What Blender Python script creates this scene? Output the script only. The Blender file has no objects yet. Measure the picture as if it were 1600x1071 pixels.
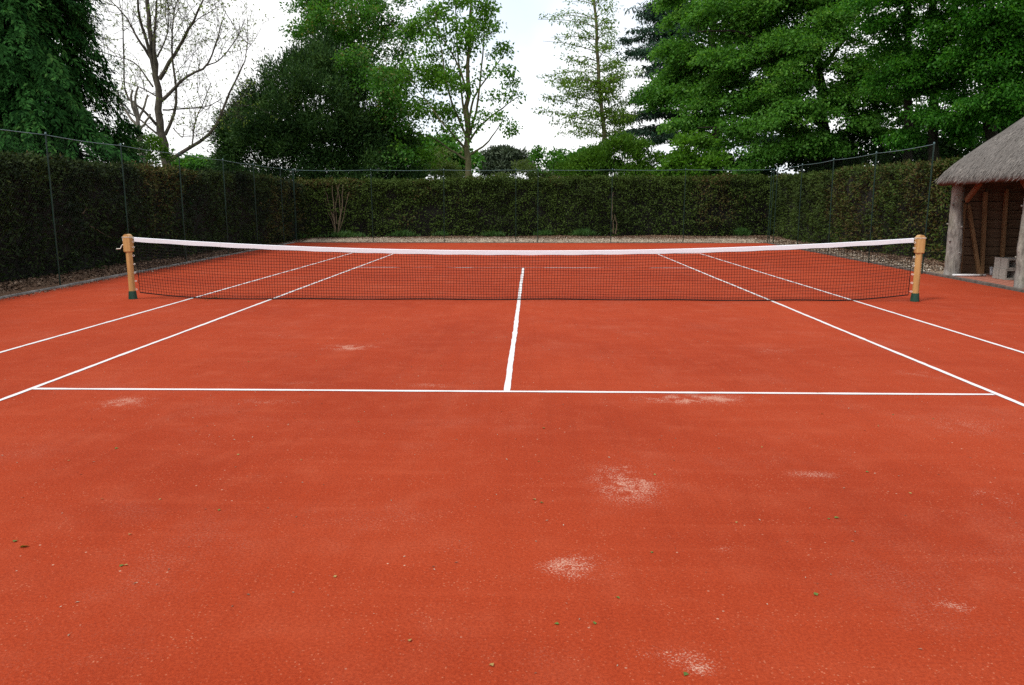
import bpy, bmesh, math, random
import numpy as np
from mathutils import Vector

random.seed(7)
rng = np.random.default_rng(11)
scene = bpy.context.scene
col = scene.collection

# ------------------------------------------------------------------ camera
CAM = np.array([0.208, -12.905, 1.591])
PITCH, YAW, FPX = 0.17753, -0.02518, 1222.6       # focal length in pixels of a 1600 px wide picture
cam_d = bpy.data.cameras.new('camera')
cam = bpy.data.objects.new('camera', cam_d)
col.objects.link(cam)
cam.location = CAM
cam.rotation_euler = (math.pi / 2 - PITCH, 0.0, -YAW)
cam_d.sensor_width = 36.0
cam_d.lens = FPX / 1600 * 36.0
cam_d.clip_start = 0.05
cam_d.clip_end = 2000
scene.camera = cam

# ------------------------------------------------------------------ sky and sun
SUN_EL, SUN_AZ = math.radians(52), math.radians(-128)     # azimuth from +Y towards +X: behind left shoulder
sd = np.array([math.sin(SUN_AZ) * math.cos(SUN_EL), math.cos(SUN_AZ) * math.cos(SUN_EL), math.sin(SUN_EL)])
world = bpy.data.worlds.new('World')
scene.world = world
world.use_nodes = True
wt = world.node_tree
wt.nodes.clear()
wout = wt.nodes.new('ShaderNodeOutputWorld')
sky = wt.nodes.new('ShaderNodeTexSky')
sky.sky_type = 'NISHITA'
sky.sun_disc = False
sky.sun_elevation = SUN_EL
sky.sun_rotation = SUN_AZ
bg1 = wt.nodes.new('ShaderNodeBackground'); bg1.inputs['Strength'].default_value = 0.12
wt.links.new(sky.outputs[0], bg1.inputs['Color'])
bg2 = wt.nodes.new('ShaderNodeBackground'); bg2.inputs['Strength'].default_value = 1.12   # thin bright cloud
tc = wt.nodes.new('ShaderNodeTexCoord')
nz = wt.nodes.new('ShaderNodeTexNoise'); nz.inputs['Scale'].default_value = 2.6; nz.inputs['Detail'].default_value = 5
wt.links.new(tc.outputs['Generated'], nz.inputs['Vector'])
cr = wt.nodes.new('ShaderNodeValToRGB')
cr.color_ramp.elements[0].position = 0.36; cr.color_ramp.elements[0].color = (0.80, 0.87, 0.97, 1)
cr.color_ramp.elements[1].position = 0.55; cr.color_ramp.elements[1].color = (1.0, 1.0, 1.0, 1)
wt.links.new(nz.outputs['Fac'], cr.inputs['Fac'])
wt.links.new(cr.outputs['Color'], bg2.inputs['Color'])
mr = wt.nodes.new('ShaderNodeMapRange')
mr.inputs['From Min'].default_value = 0.30; mr.inputs['From Max'].default_value = 0.50
mr.inputs['To Min'].default_value = 0.70; mr.inputs['To Max'].default_value = 0.97
wt.links.new(nz.outputs['Fac'], mr.inputs['Value'])
mx = wt.nodes.new('ShaderNodeMixShader')
wt.links.new(mr.outputs[0], mx.inputs['Fac'])
wt.links.new(bg1.outputs[0], mx.inputs[1]); wt.links.new(bg2.outputs[0], mx.inputs[2])
wt.links.new(mx.outputs[0], wout.inputs['Surface'])

sun_d = bpy.data.lights.new('sun', 'SUN')
sun_d.energy = 2.7
sun_d.angle = math.radians(11)
sun_d.color = (1.0, 0.95, 0.87)
sun = bpy.data.objects.new('sun', sun_d)
col.objects.link(sun)
sun.location = tuple(sd * 60)
sun.rotation_euler = Vector(-sd).to_track_quat('-Z', 'Y').to_euler()

scene.view_settings.view_transform = 'Standard'
scene.view_settings.look = 'None'
scene.view_settings.gamma = 1
scene.view_settings.exposure = 0.28
scene.view_settings.use_curve_mapping = False
scene.render.engine = 'CYCLES'
scene.cycles.use_denoising = False
scene.cycles.max_bounces = 8
scene.cycles.diffuse_bounces = 3
scene.cycles.glossy_bounces = 2
scene.cycles.transmission_bounces = 3

# ------------------------------------------------------------------ helpers
_f = np.array([math.sin(YAW) * math.cos(PITCH), math.cos(YAW) * math.cos(PITCH), -math.sin(PITCH)])
_r = np.array([math.cos(YAW), -math.sin(YAW), 0.0])
_u = np.cross(_r, _f)
def ray(u, v): return _f * FPX + _r * (u - 800) + _u * (535.5 - v)
def on_z(u, v, z=0.0):
    d = ray(u, v); return CAM + d * ((z - CAM[2]) / d[2])
def on_y(u, v, Y):
    d = ray(u, v); return CAM + d * ((Y - CAM[1]) / d[1])
def on_x(u, v, X):
    d = ray(u, v); return CAM + d * ((X - CAM[0]) / d[0])
def mpp(Y): return (Y - CAM[1]) / FPX            # metres for one photo pixel at depth Y

def tag(o, label=None, cat=None, group=None, kind=None):
    if label: o['label'] = label
    if cat: o['category'] = cat
    if group: o['group'] = group
    if kind: o['kind'] = kind
    return o
def empty(name, loc=(0, 0, 0)):
    o = bpy.data.objects.new(name, None); col.objects.link(o)
    o.location = tuple(float(c) for c in loc); o.empty_display_size = 0.2
    return o
def link(name, me, mat=None, parent=None, loc=None):
    o = bpy.data.objects.new(name, me); col.objects.link(o)
    if mat is not None and not me.materials: me.materials.append(mat)
    if parent is not None:
        o.parent = parent
        if loc is None:                            # mesh data in world coordinates
            p, off = parent, np.zeros(3)
            while p is not None:
                off += np.array(p.location); p = p.parent
            o.location = tuple(-off)
    if loc is not None: o.location = tuple(float(c) for c in loc)
    return o
def mesh_np(name, V, F, smooth=False):
    """V (n,3), F (m,k) all the same k"""
    V = np.asarray(V, np.float32); F = np.asarray(F, np.int32)
    me = bpy.data.meshes.new(name)
    me.vertices.add(len(V)); me.vertices.foreach_set('co', V.ravel())
    k = F.shape[1]
    me.loops.add(F.size); me.loops.foreach_set('vertex_index', F.ravel())
    me.polygons.add(len(F))
    me.polygons.foreach_set('loop_start', np.arange(0, F.size, k, dtype=np.int32))
    if smooth: me.polygons.foreach_set('use_smooth', np.ones(len(F), bool))
    me.update(calc_edges=True)
    return me
class MB:
    def __init__(s): s.v = []; s.f = []
    def add(s, V, F):
        o = len(s.v); s.v += [tuple(map(float, p)) for p in V]; s.f += [tuple(int(i) + o for i in q) for q in F]
    def box(s, c, d, rz=0.0, taper=1.0):
        c = np.array(c, float); d = np.array(d, float) / 2
        P = []
        for z in (-1, 1):
            t = taper if z > 0 else 1.0
            for x, y in ((-1, -1), (1, -1), (1, 1), (-1, 1)):
                p = np.array([x * d[0] * t, y * d[1] * t, z * d[2]])
                P.append([c[0] + p[0] * math.cos(rz) - p[1] * math.sin(rz), c[1] + p[0] * math.sin(rz) + p[1] * math.cos(rz), c[2] + p[2]])
        s.add(P, [(0, 3, 2, 1), (4, 5, 6, 7), (0, 1, 5, 4), (1, 2, 6, 5), (2, 3, 7, 6), (3, 0, 4, 7)])
    def bar(s, a, b, w, h):
        """rectangular bar from a to b"""
        a = np.array(a, float); b = np.array(b, float); d = b - a; d /= np.linalg.norm(d)
        up = np.array([0, 0, 1.0]) if abs(d[2]) < .9 else np.array([0, 1.0, 0])
        x = np.cross(d, up); x /= np.linalg.norm(x); y = np.cross(x, d)
        P = []
        for e in (a, b):
            for i, j in ((-1, -1), (1, -1), (1, 1), (-1, 1)): P.append(e + x * w / 2 * i + y * h / 2 * j)
        s.add(P, [(0, 1, 2, 3), (7, 6, 5, 4), (0, 4, 5, 1), (1, 5, 6, 2), (2, 6, 7, 3), (3, 7, 4, 0)])
    def tube(s, pts, rad, n=8, cap=True):
        V, F = tube_np(pts, rad, n); s.add(V, F)
        if cap:
            o = len(s.v) - len(V)
            s.f.append(tuple(o + i for i in range(n))[::-1]); s.f.append(tuple(len(s.v) - n + i for i in range(n)))
    def build(s, name, mat, parent=None, smooth=False, bevel=0.0, loc=None):
        me = bpy.data.meshes.new(name); me.from_pydata(s.v, [], s.f); me.update()
        if bevel:
            bm = bmesh.new(); bm.from_mesh(me)
            bmesh.ops.bevel(bm, geom=bm.edges[:], offset=bevel, segments=1, affect='EDGES'); bm.to_mesh(me); bm.free()
        if smooth:
            me.polygons.foreach_set('use_smooth', np.ones(len(me.polygons), bool))
        return link(name, me, mat, parent, loc)
def tube_np(pts, rad, n):
    pts = np.asarray(pts, float); m = len(pts)
    rad = np.full(m, rad) if np.isscalar(rad) else np.asarray(rad, float)
    T = np.gradient(pts, axis=0); T /= np.linalg.norm(T, axis=1)[:, None] + 1e-9
    ref = np.array([0.31, 0.87, 0.0]) if abs(T[0][2]) > .8 else np.array([0, 0, 1.0])
    X = np.cross(T, ref); X /= np.linalg.norm(X, axis=1)[:, None] + 1e-9
    Y = np.cross(T, X)
    a = np.arange(n) * 2 * math.pi / n
    V = pts[:, None] + rad[:, None, None] * (X[:, None] * np.cos(a)[None, :, None] + Y[:, None] * np.sin(a)[None, :, None])
    i = np.arange(m - 1)[:, None] * n; j = np.arange(n)[None]; k = (np.arange(n) + 1)[None] % n
    F = np.stack([i + j, i + k, i + n + k, i + n + j], -1).reshape(-1, 4)
    return V.reshape(-1, 3), F
class Tubes:
    def __init__(s): s.V = []; s.F = []; s.n = 0
    def add(s, pts, rad, n):
        V, F = tube_np(pts, rad, n); s.V.append(V); s.F.append(F + s.n); s.n += len(V)
    def build(s, name, mat, parent=None, smooth=True):
        return link(name, mesh_np(name, np.concatenate(s.V), np.concatenate(s.F), smooth), mat, parent)

def unit(a): return a / (np.linalg.norm(a, axis=-1, keepdims=True) + 1e-9)
def leaf_mesh(name, C, D, N, L, W, tint, mat, parent, fold=0.18, droop=0.12):
    """one folded diamond blade for each row; every blade carries a tint value"""
    n = len(C)
    D = unit(D); S = unit(np.cross(D, N)); N = np.cross(S, D)
    L = np.broadcast_to(np.asarray(L, float), (n,))[:, None]; W = np.broadcast_to(np.asarray(W, float), (n,))[:, None]
    V = np.empty((n, 4, 3))
    V[:, 0] = C
    V[:, 1] = C + D * L * .45 + S * W * .5 + N * W * fold
    V[:, 2] = C + D * L - N * L * droop
    V[:, 3] = C + D * L * .45 - S * W * .5 + N * W * fold
    me = mesh_np(name, V.reshape(-1, 3), np.arange(n * 4).reshape(-1, 4))
    at = me.attributes.new('tint', 'FLOAT', 'POINT')
    at.data.foreach_set('value', np.repeat(np.asarray(tint, np.float32), 4))
    return link(name, me, mat, parent)

# ------------------------------------------------------------------ materials
def new_mat(name):
    m = bpy.data.materials.new(name); m.use_nodes = True
    t = m.node_tree; b = t.nodes['Principled BSDF']
    return m, t, b
def nd(t, typ, **kw):
    n = t.nodes.new(typ)
    for k, v in kw.items():
        if k in n.inputs: n.inputs[k].default_value = v
        else: setattr(n, k, v)
    return n
def noise(t, scale, detail=4, rough=.55, vec=None, w=None):
    n = nd(t, 'ShaderNodeTexNoise', Scale=scale, Detail=detail, Roughness=rough)
    if vec is not None: t.links.new(vec, n.inputs['Vector'])
    return n.outputs['Fac']
def ramp(t, fac, stops):
    r = t.nodes.new('ShaderNodeValToRGB')
    e = r.color_ramp.elements
    while len(e) < len(stops): e.new(0.5)
    for i, (p, c) in enumerate(stops):
        e[i].position = p; e[i].color = (*c, 1) if len(c) == 3 else c
    t.links.new(fac, r.inputs['Fac']); return r.outputs['Color']
def mixc(t, fac, a, b, mode='MIX'):
    m = t.nodes.new('ShaderNodeMix'); m.data_type = 'RGBA'; m.blend_type = mode
    for sock, val in ((m.inputs[0], fac), (m.inputs[6], a), (m.inputs[7], b)):
        if isinstance(val, bpy.types.NodeSocket): t.links.new(val, sock)
        elif isinstance(val, (int, float)): sock.default_value = val
        else: sock.default_value = (*val, 1)
    return m.outputs[2]
def math_n(t, op, a, b=None):
    m = t.nodes.new('ShaderNodeMath'); m.operation = op
    for i, v in enumerate((a, b)):
        if v is None: continue
        if isinstance(v, bpy.types.NodeSocket): t.links.new(v, m.inputs[i])
        else: m.inputs[i].default_value = v
    return m.outputs[0]
def mrange(t, v, a, b, c=0.0, d=1.0, smooth=True):
    m = t.nodes.new('ShaderNodeMapRange'); m.interpolation_type = 'SMOOTHSTEP' if smooth else 'LINEAR'
    t.links.new(v, m.inputs['Value'])
    for k, x in zip(('From Min', 'From Max', 'To Min', 'To Max'), (a, b, c, d)): m.inputs[k].default_value = x
    return m.outputs[0]
def bump(t, b, h, strength=.3, dist=.01):
    n = nd(t, 'ShaderNodeBump', Strength=strength, Distance=dist)
    t.links.new(h, n.inputs['Height']); t.links.new(n.outputs[0], b.inputs['Normal'])
def pos(t): return t.nodes.new('ShaderNodeNewGeometry').outputs['Position']
def objc(t): return t.nodes.new('ShaderNodeTexCoord').outputs['Object']
def scaled(t, v, s):
    m = t.nodes.new('ShaderNodeMapping'); m.inputs['Scale'].default_value = s
    t.links.new(v, m.inputs['Vector']); return m.outputs[0]

def simple(name, c1, c2, scale=20, rough=.8, stretch=(1, 1, 1), bstr=.2, spec=.3, bscale=None, bdist=.01):
    m, t, b = new_mat(name)
    v = scaled(t, objc(t), stretch)
    n1 = noise(t, scale, 5, .6, v)
    t.links.new(ramp(t, n1, [(.3, c1), (.7, c2)]), b.inputs['Base Color'])
    b.inputs['Roughness'].default_value = rough
    b.inputs['Specular IOR Level'].default_value = spec
    bump(t, b, noise(t, bscale or scale * 2, 4, .6, v), bstr, bdist)
    return m
def leaf_mat(name, dark, light, trans=.3, rough=.55, third=None, tcol=None, spec=.25):
    m, t, b = new_mat(name)
    a = t.nodes.new('ShaderNodeAttribute'); a.attribute_name = 'tint'
    stops = [(0.0, dark), (0.7, light)] + ([(1.0, third)] if third else [])
    c = ramp(t, a.outputs['Fac'], stops)
    t.links.new(c, b.inputs['Base Color'])
    b.inputs['Roughness'].default_value = rough
    b.inputs['Specular IOR Level'].default_value = spec
    tr = t.nodes.new('ShaderNodeBsdfTranslucent')
    t.links.new(mixc(t, 1.0, c, tcol or (1.25, 1.25, .6), 'MULTIPLY'), tr.inputs['Color'])
    ms = t.nodes.new('ShaderNodeMixShader'); ms.inputs[0].default_value = trans
    out = t.nodes['Material Output']
    t.links.new(b.outputs[0], ms.inputs[1]); t.links.new(tr.outputs[0], ms.inputs[2])
    t.links.new(ms.outputs[0], out.inputs['Surface'])
    return m

def clay_mat():
    m, t, b = new_mat('red_clay')
    p = pos(t)
    big = noise(t, .35, 4, .55, p); mid = noise(t, 3.0, 5, .6, p)
    fine = noise(t, 75, 4, .75, p); grain = noise(t, 190, 3, .75, p)
    c = ramp(t, big, [(.28, (.275, .0315, .0085)), (.5, (.318, .0395, .0108)), (.72, (.35, .0475, .014))])
    c = mixc(t, mrange(t, mid, .45, .75, 0, .4), c, (.375, .07, .03))
    c = mixc(t, mrange(t, fine, .35, .65, 0, .85), c, mixc(t, 1.0, c, (.70, .58, .52), 'MULTIPLY'))
    c = mixc(t, mrange(t, grain, .60, .74, 0, .38), c, (.46, .135, .07))
    # drag-brush streaks along and across the court
    st1 = noise(t, 1.0, 5, .6, scaled(t, p, (11, .5, 1))); st2 = noise(t, 1.0, 5, .6, scaled(t, p, (.6, 7, 1)))
    c = mixc(t, mrange(t, st1, .45, .7, 0, .30), c, mixc(t, 1.0, c, (.84, .80, .78), 'MULTIPLY'))
    c = mixc(t, mrange(t, st2, .48, .75, 0, .2), c, (.385, .066, .026))
    # lime specks
    vo = nd(t, 'ShaderNodeTexVoronoi', Scale=14.0); t.links.new(p, vo.inputs['Vector'])
    sp = mrange(t, vo.outputs['Distance'], .05, .085, 1, 0)
    sp = math_n(t, 'MULTIPLY', sp, mrange(t, noise(t, 1.7, 4, .6, p), .5, .62, 0, .75))
    c = mixc(t, sp, c, (.52, .34, .24))
    v2 = nd(t, 'ShaderNodeTexVoronoi', Scale=48.0); t.links.new(p, v2.inputs['Vector'])
    g2 = math_n(t, 'MULTIPLY', mrange(t, v2.outputs['Distance'], .10, .22, 1, 0), mrange(t, noise(t, 3.1, 5, .7, p), .42, .66, .1, .6))
    c = mixc(t, g2, c, (.50, .20, .115))
    # white scuffs where the lime base has been worn through
    acc = None
    for (u, v, ru, rv, s) in ((980, 752, 72, 40, 1.0), (905, 885, 80, 24, .85), (1088, 624, 125, 11, .9), (195, 630, 60, 14, .72),
                              (545, 543, 60, 7, .75), (1060, 1030, 110, 26, .55), (1270, 742, 60, 10, .6), (640, 1000, 20, 6, .5),
                              (1490, 950, 45, 16, .65), (1560, 780, 45, 18, .65), (670, 603, 60, 5, .65), (380, 742, 90, 5, .4),
                              (420, 628, 90, 8, .55), (1500, 665, 100, 22, .5), (1130, 858, 24, 8, .45), (1440, 585, 60, 12, .5), (740, 695, 40, 8, .3), (1110, 735, 40, 10, .3),
                              (1090, 1045, 40, 14, .7), (1210, 548, 50, 8, .55), (1000, 520, 60, 6, .45), (480, 600, 70, 6, .5), (1240, 520, 70, 6, .4), (330, 690, 120, 20, .35), (700, 860, 110, 30, .35), (890, 742, 26, 6, .4), (250, 780, 120, 40, .15), (100, 850, 90, 60, .15)):
        c0 = on_z(u, v); rx = np.linalg.norm(on_z(u + ru, v) - c0); ry = np.linalg.norm(on_z(u, v - rv) - c0)
        mp = t.nodes.new('ShaderNodeMapping')
        mp.inputs['Scale'].default_value = (1 / rx, 1 / ry, 0)
        mp.inputs['Location'].default_value = (-c0[0] / rx, -c0[1] / ry, 0)
        t.links.new(p, mp.inputs['Vector'])
        ln = t.nodes.new('ShaderNodeVectorMath'); ln.operation = 'LENGTH'; t.links.new(mp.outputs[0], ln.inputs[0])
        e = mrange(t, ln.outputs['Value'], .0, 1.7, min(1.0, s * 1.25), 0)
        acc = e if acc is None else math_n(t, 'MAXIMUM', acc, e)
    pat = noise(t, 4.2, 7, .75, p)
    fin = noise(t, 95, 4, .8, p)
    dens = math_n(t, 'MULTIPLY', acc, mrange(t, pat, .36, .60, .38, 1))
    th = math_n(t, 'SUBTRACT', .745, math_n(t, 'MULTIPLY', dens, .31))
    k = mrange(t, math_n(t, 'SUBTRACT', fin, th), -.05, .09, 0, .72)
    # faint lime dust over the most used parts of the court
    dust = math_n(t, 'MULTIPLY', mrange(t, noise(t, .9, 6, .68, p), .50, .72), mrange(t, fin, .48, .70, 0, .30))
    k = math_n(t, 'MAXIMUM', k, dust)
    c = mixc(t, k, c, (.54, .345, .262))
    t.links.new(c, b.inputs['Base Color'])
    b.inputs['Roughness'].default_value = .95
    b.inputs['Specular IOR Level'].default_value = .12
    h = math_n(t, 'ADD', fine, math_n(t, 'MULTIPLY', grain, .5))
    bump(t, b, math_n(t, 'ADD', h, math_n(t, 'MULTIPLY', mid, .8)), .8, .008)
    return m
def ground_mat():
    m, t, b = new_mat('bed_soil')
    p = pos(t)
    sep = t.nodes.new('ShaderNodeSeparateXYZ'); t.links.new(p, sep.inputs[0])
    n1 = noise(t, 1.3, 5, .6, p); n2 = noise(t, 22, 5, .7, p); n3 = noise(t, 70, 3, .7, p)
    mulch = ramp(t, n2, [(.25, (.045, .026, .018)), (.5, (.12, .068, .042)), (.75, (.24, .16, .10))])
    gravel = ramp(t, n3, [(.25, (.19, .145, .10)), (.5, (.36, .29, .215)), (.75, (.52, .45, .36))])
    # pale gravel along the fence behind the far end, brown leaf mould elsewhere
    yy = math_n(t, 'ADD', sep.outputs['Y'], math_n(t, 'MULTIPLY', n1, 1.6))
    g = math_n(t, 'MULTIPLY', mrange(t, yy, 18.2, 18.9), mrange(t, yy, 20.4, 21.6, 1, 0))
    side = math_n(t, 'MULTIPLY', mrange(t, math_n(t, 'ADD', sep.outputs['X'], math_n(t, 'MULTIPLY', n1, 1.2)), 9.6, 9.9), mrange(t, math_n(t, 'ADD', sep.outputs['X'], math_n(t, 'MULTIPLY', n1, 1.2)), 10.1, 10.7, .55, 0))
    g = math_n(t, 'MAXIMUM', g, side)
    c = mixc(t, g, mulch, gravel)
    grass = ramp(t, n2, [(.3, (.03, .06, .012)), (.7, (.07, .11, .025))])
    far = mrange(t, sep.outputs['Y'], 24.5, 26.0)
    fx = mrange(t, math_n(t, 'ABSOLUTE', sep.outputs['X']), 11.5, 13.0)
    fb = mrange(t, sep.outputs['Y'], -19.5, -18.6, 1, 0)
    c = mixc(t, math_n(t, 'MAXIMUM', fb, math_n(t, 'MAXIMUM', far, fx)), c, grass)
    t.links.new(c, b.inputs['Base Color'])
    b.inputs['Roughness'].default_value = .95
    b.inputs['Specular IOR Level'].default_value = .15
    bump(t, b, math_n(t, 'ADD', n2, n3), .8, .03)
    return m
def line_mat():
    m, t, b = new_mat('court_line_white')
    p = pos(t)
    a = t.nodes.new('ShaderNodeAttribute'); a.attribute_name = 'dust'
    n1 = noise(t, 28, 5, .7, p); n2 = noise(t, 3.0, 4, .6, p)
    k = mrange(t, math_n(t, 'ADD', math_n(t, 'MULTIPLY', a.outputs['Fac'], .55), math_n(t, 'ADD', math_n(t, 'MULTIPLY', n1, .55), math_n(t, 'MULTIPLY', n2, .35))), .585, .80, 0, .9)
    c = mixc(t, k, (.585, .57, .575), (.34, .062, .024))
    t.links.new(c, b.inputs['Base Color']); b.inputs['Roughness'].default_value = .6
    return m
def wood_mat(name, c1, c2, c3, axis='Z', rough=.6):
    m, t, b = new_mat(name)
    st = {'Z': (14, 14, .8), 'X': (.8, 14, 14), 'Y': (14, .8, 14)}[axis]
    v = scaled(t, objc(t), st)
    n1 = noise(t, 2.2, 6, .65, v); n2 = noise(t, 2.0, 3, .5, objc(t))
    c = ramp(t, n1, [(.28, c1), (.5, c2), (.72, c3)])
    c = mixc(t, mrange(t, n2, .4, .7, 0, .4), c, mixc(t, 1.0, c, (.7, .62, .55), 'MULTIPLY'))
    t.links.new(c, b.inputs['Base Color']); b.inputs['Roughness'].default_value = rough
    b.inputs['Specular IOR Level'].default_value = .3
    bump(t, b, n1, .25, .004)
    return m
def bark_mat(name, c1, c2, scale=9):
    m, t, b = new_mat(name)
    v = scaled(t, objc(t), (1, 1, .3))
    n1 = noise(t, scale, 7, .7, v); n2 = noise(t, 1.2, 4, .6, objc(t))
    c = ramp(t, n1, [(.3, c1), (.68, c2)])
    c = mixc(t, mrange(t, n2, .45, .7, 0, .35), c, mixc(t, 1.0, c, (.85, 1.0, .6), 'MULTIPLY'))
    t.links.new(c, b.inputs['Base Color']); b.inputs['Roughness'].default_value = .9
    b.inputs['Specular IOR Level'].default_value = .15
    bump(t, b, n1, .8, .03)
    return m

M = {}
M['clay'] = clay_mat(); M['ground'] = ground_mat(); M['line'] = line_mat()
M['kerb'] = simple('weathered_concrete_edging', (.07, .066, .06), (.25, .245, .235), 5, .85)
M['kerb_dark'] = simple('dark_timber_edging', (.05, .042, .036), (.13, .11, .095), 12, .85)
M['post_wood'] = wood_mat('varnished_oak', (.32, .17, .058), (.43, .245, .09), (.50, .305, .125), 'Z', .45)
M['green_cap'] = simple('green_socket_paint', (.006, .034, .022), (.011, .052, .034), 8, .45)
M['tape'] = simple('net_headband_canvas', (.64, .66, .72), (.71, .73, .79), 40, .8, bstr=.15)
M['net'] = simple('black_net_twine', (.007, .0065, .007), (.016, .014, .014), 30, .9, spec=.1)
M['steel'] = simple('pale_painted_steel', (.55, .53, .47), (.72, .70, .64), 20, .4)
M['fence'] = simple('green_fence_paint', (.003, .015, .010), (.006, .026, .018), 6, .45)
M['rail'] = simple('galvanised_green_rail', (.05, .10, .11), (.10, .16, .17), 6, .45)
M['wire'] = simple('dark_green_wire', (.003, .009, .006), (.006, .015, .01), 6, .5)
M['hedge_core'] = simple('shaded_core', (.0025, .0025, .002), (.009, .008, .005), 16, .95, bstr=1, bdist=.05)  # near-black: the deep shade between sprigs is put into this colour
M['twig'] = simple('hedge_stem_bark', (.045, .032, .020), (.12, .088, .055), 14, .9)
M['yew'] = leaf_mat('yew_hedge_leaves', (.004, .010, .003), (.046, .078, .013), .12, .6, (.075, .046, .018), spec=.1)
M['bark_grey'] = bark_mat('grey_bark', (.06, .052, .045), (.22, .20, .17))
M['bark_bare'] = bark_mat('brown_grey_bark', (.03, .025, .02), (.12, .105, .085))
M['bark_dark'] = bark_mat('dark_bark', (.010, .008, .0065), (.035, .029, .023))
M['bark_green'] = bark_mat('mossy_bark', (.05, .048, .025), (.15, .14, .075))
M['cypress'] = leaf_mat('cypress_sprays', (.006, .032, .007), (.028, .10, .019), .15, .7, (.09, .20, .045), spec=.05)
M['yewtree'] = leaf_mat('yew_tree_leaves', (.009, .030, .009), (.036, .086, .018), .2, .6, (.075, .14, .028), spec=.12)
M['holly'] = leaf_mat('deciduous_mid_green', (.026, .095, .012), (.065, .19, .024), .42, .5, (.17, .15, .06), spec=.15)
M['lime'] = leaf_mat('fresh_lime_leaves', (.05, .14, .012), (.105, .245, .022), .45, .5, (.15, .30, .035), spec=.15)
M['maple'] = leaf_mat('maple_leaves', (.030, .105, .012), (.076, .215, .028), .48, .5, (.15, .31, .05), spec=.15)
M['beech'] = leaf_mat('beech_leaves', (.016, .085, .007), (.044, .165, .015), .48, .5, (.09, .25, .026), spec=.15)
M['cedar'] = leaf_mat('cedar_needles', (.007, .028, .016), (.02, .06, .03), .08, .65)
M['larch'] = leaf_mat('larch_tufts', (.07, .15, .016), (.13, .23, .03), .4, .6, (.17, .28, .05), spec=.12)
M['budleaf'] = leaf_mat('young_buds', (.12, .18, .03), (.18, .25, .05), .4, .6, (.22, .18, .07))
M['shrub'] = leaf_mat('bright_shrub_leaves', (.035, .095, .008), (.08, .18, .016), .35, .55, (.12, .22, .03), spec=.12)
M['paleshrub'] = leaf_mat('pale_shrub_leaves', (.08, .13, .03), (.14, .20, .06), .3, .6, (.18, .22, .09))
M['pine'] = leaf_mat('distant_pine_needles', (.03, .05, .03), (.07, .095, .055), .1, .7)
def thatch_mat():
    m, t, b = new_mat('weathered_thatch')
    p = pos(t)
    reed = noise(t, 1.0, 5, .65, scaled(t, p, (3, 55, 3))); n1 = noise(t, 2.2, 5, .65, p); n2 = noise(t, 45, 4, .7, p)
    course = noise(t, 1.0, 3, .6, scaled(t, p, (1.2, .6, 9)))
    c = ramp(t, reed, [(.28, (.07, .064, .06)), (.5, (.135, .125, .117)), (.72, (.215, .20, .185))])
    c = mixc(t, mrange(t, n1, .4, .7, 0, .6), c, mixc(t, 1.0, c, (.66, .66, .64), 'MULTIPLY'))
    c = mixc(t, mrange(t, n2, .55, .72, 0, .5), c, (.27, .25, .225))
    t.links.new(c, b.inputs['Base Color']); b.inputs['Roughness'].default_value = .95; b.inputs['Specular IOR Level'].default_value = .08
    bump(t, b, math_n(t, 'ADD', math_n(t, 'ADD', reed, n2), math_n(t, 'MULTIPLY', course, 1.2)), .7, .025)
    return m
M['thatch'] = thatch_mat()
M['log'] = bark_mat('grey_log_bark', (.07, .065, .06), (.31, .295, .275), 14)
M['plank'] = wood_mat('brown_boards', (.06, .037, .023), (.11, .07, .042), (.165, .11, .066), 'X', .8)
M['stud'] = wood_mat('pine_stud', (.15, .085, .038), (.22, .13, .062), (.28, .175, .09), 'Z', .7)
M['brace'] = wood_mat('stained_brace', (.11, .05, .022), (.165, .076, .034), (.21, .10, .046), 'Z', .6)
M['block'] = simple('concrete_block', (.19, .18, .16), (.33, .31, .28), 30, .95, bstr=.5)
M['brick'] = simple('red_paving_brick', (.22, .075, .05), (.36, .15, .105), 9, .9, bstr=.4)
M['mortar'] = simple('paving_bed_sand', (.20, .13, .10), (.32, .22, .17), 30, .95)
M['pvc'] = simple('white_plastic_pipe', (.46, .46, .48), (.58, .58, .6), 6, .35)
M['grass'] = leaf_mat('grass_blades', (.018, .06, .009), (.04, .10, .015), .3, .6)
M['chip'] = leaf_mat('bark_chips', (.05, .03, .02), (.20, .13, .085), .0, .9, (.42, .35, .27))
M['pebble'] = leaf_mat('pebbles', (.20, .165, .125), (.40, .34, .27), .0, .8, (.6, .56, .5))
M['litter_leaf'] = leaf_mat('fallen_leaf', (.05, .11, .015), (.12, .17, .03), .2, .5, (.38, .22, .08))

# ------------------------------------------------------------------ ground, court
LX = lambda Y: -8.65 - 0.030 * np.clip(Y, 0, 18.3)       # left edge of the court
RX = lambda Y: 8.95 + 0.026 * np.clip(Y, 0, 18.3)        # right edge
YF, YB = 18.25, -18.3
def ground_z(X, Y):
    dx = np.maximum(LX(Y) - .1 - X, X - RX(Y) - .1); dy = np.maximum(Y - YF - .1, YB - Y)
    d = np.maximum(np.maximum(dx, dy), 0)
    shed = (X > 8.8) & (Y < 5.1) & (X < 13.5)
    z = .11 * (1 - np.exp(-d / .7)) + .02 * np.sin(X * 1.3) * np.sin(Y * .9) * np.clip(d, 0, 1)
    return np.where(shed, np.minimum(z, 0.0), z) - .012
xs = np.concatenate([[-600, -250, -100, -50, -30], np.arange(-20, 20.01, .25), [30, 50, 100, 250, 600]])
ys = np.concatenate([[-300, -100, -40, -25], np.arange(-20, 32.01, .25), [40, 60, 100, 250, 900]])
GX, GY = np.meshgrid(xs, ys)
GZ = ground_z(GX, GY)
nx, ny = len(xs), len(ys)
I = (np.arange(ny - 1)[:, None] * nx + np.arange(nx - 1)[None]).ravel()
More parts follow.
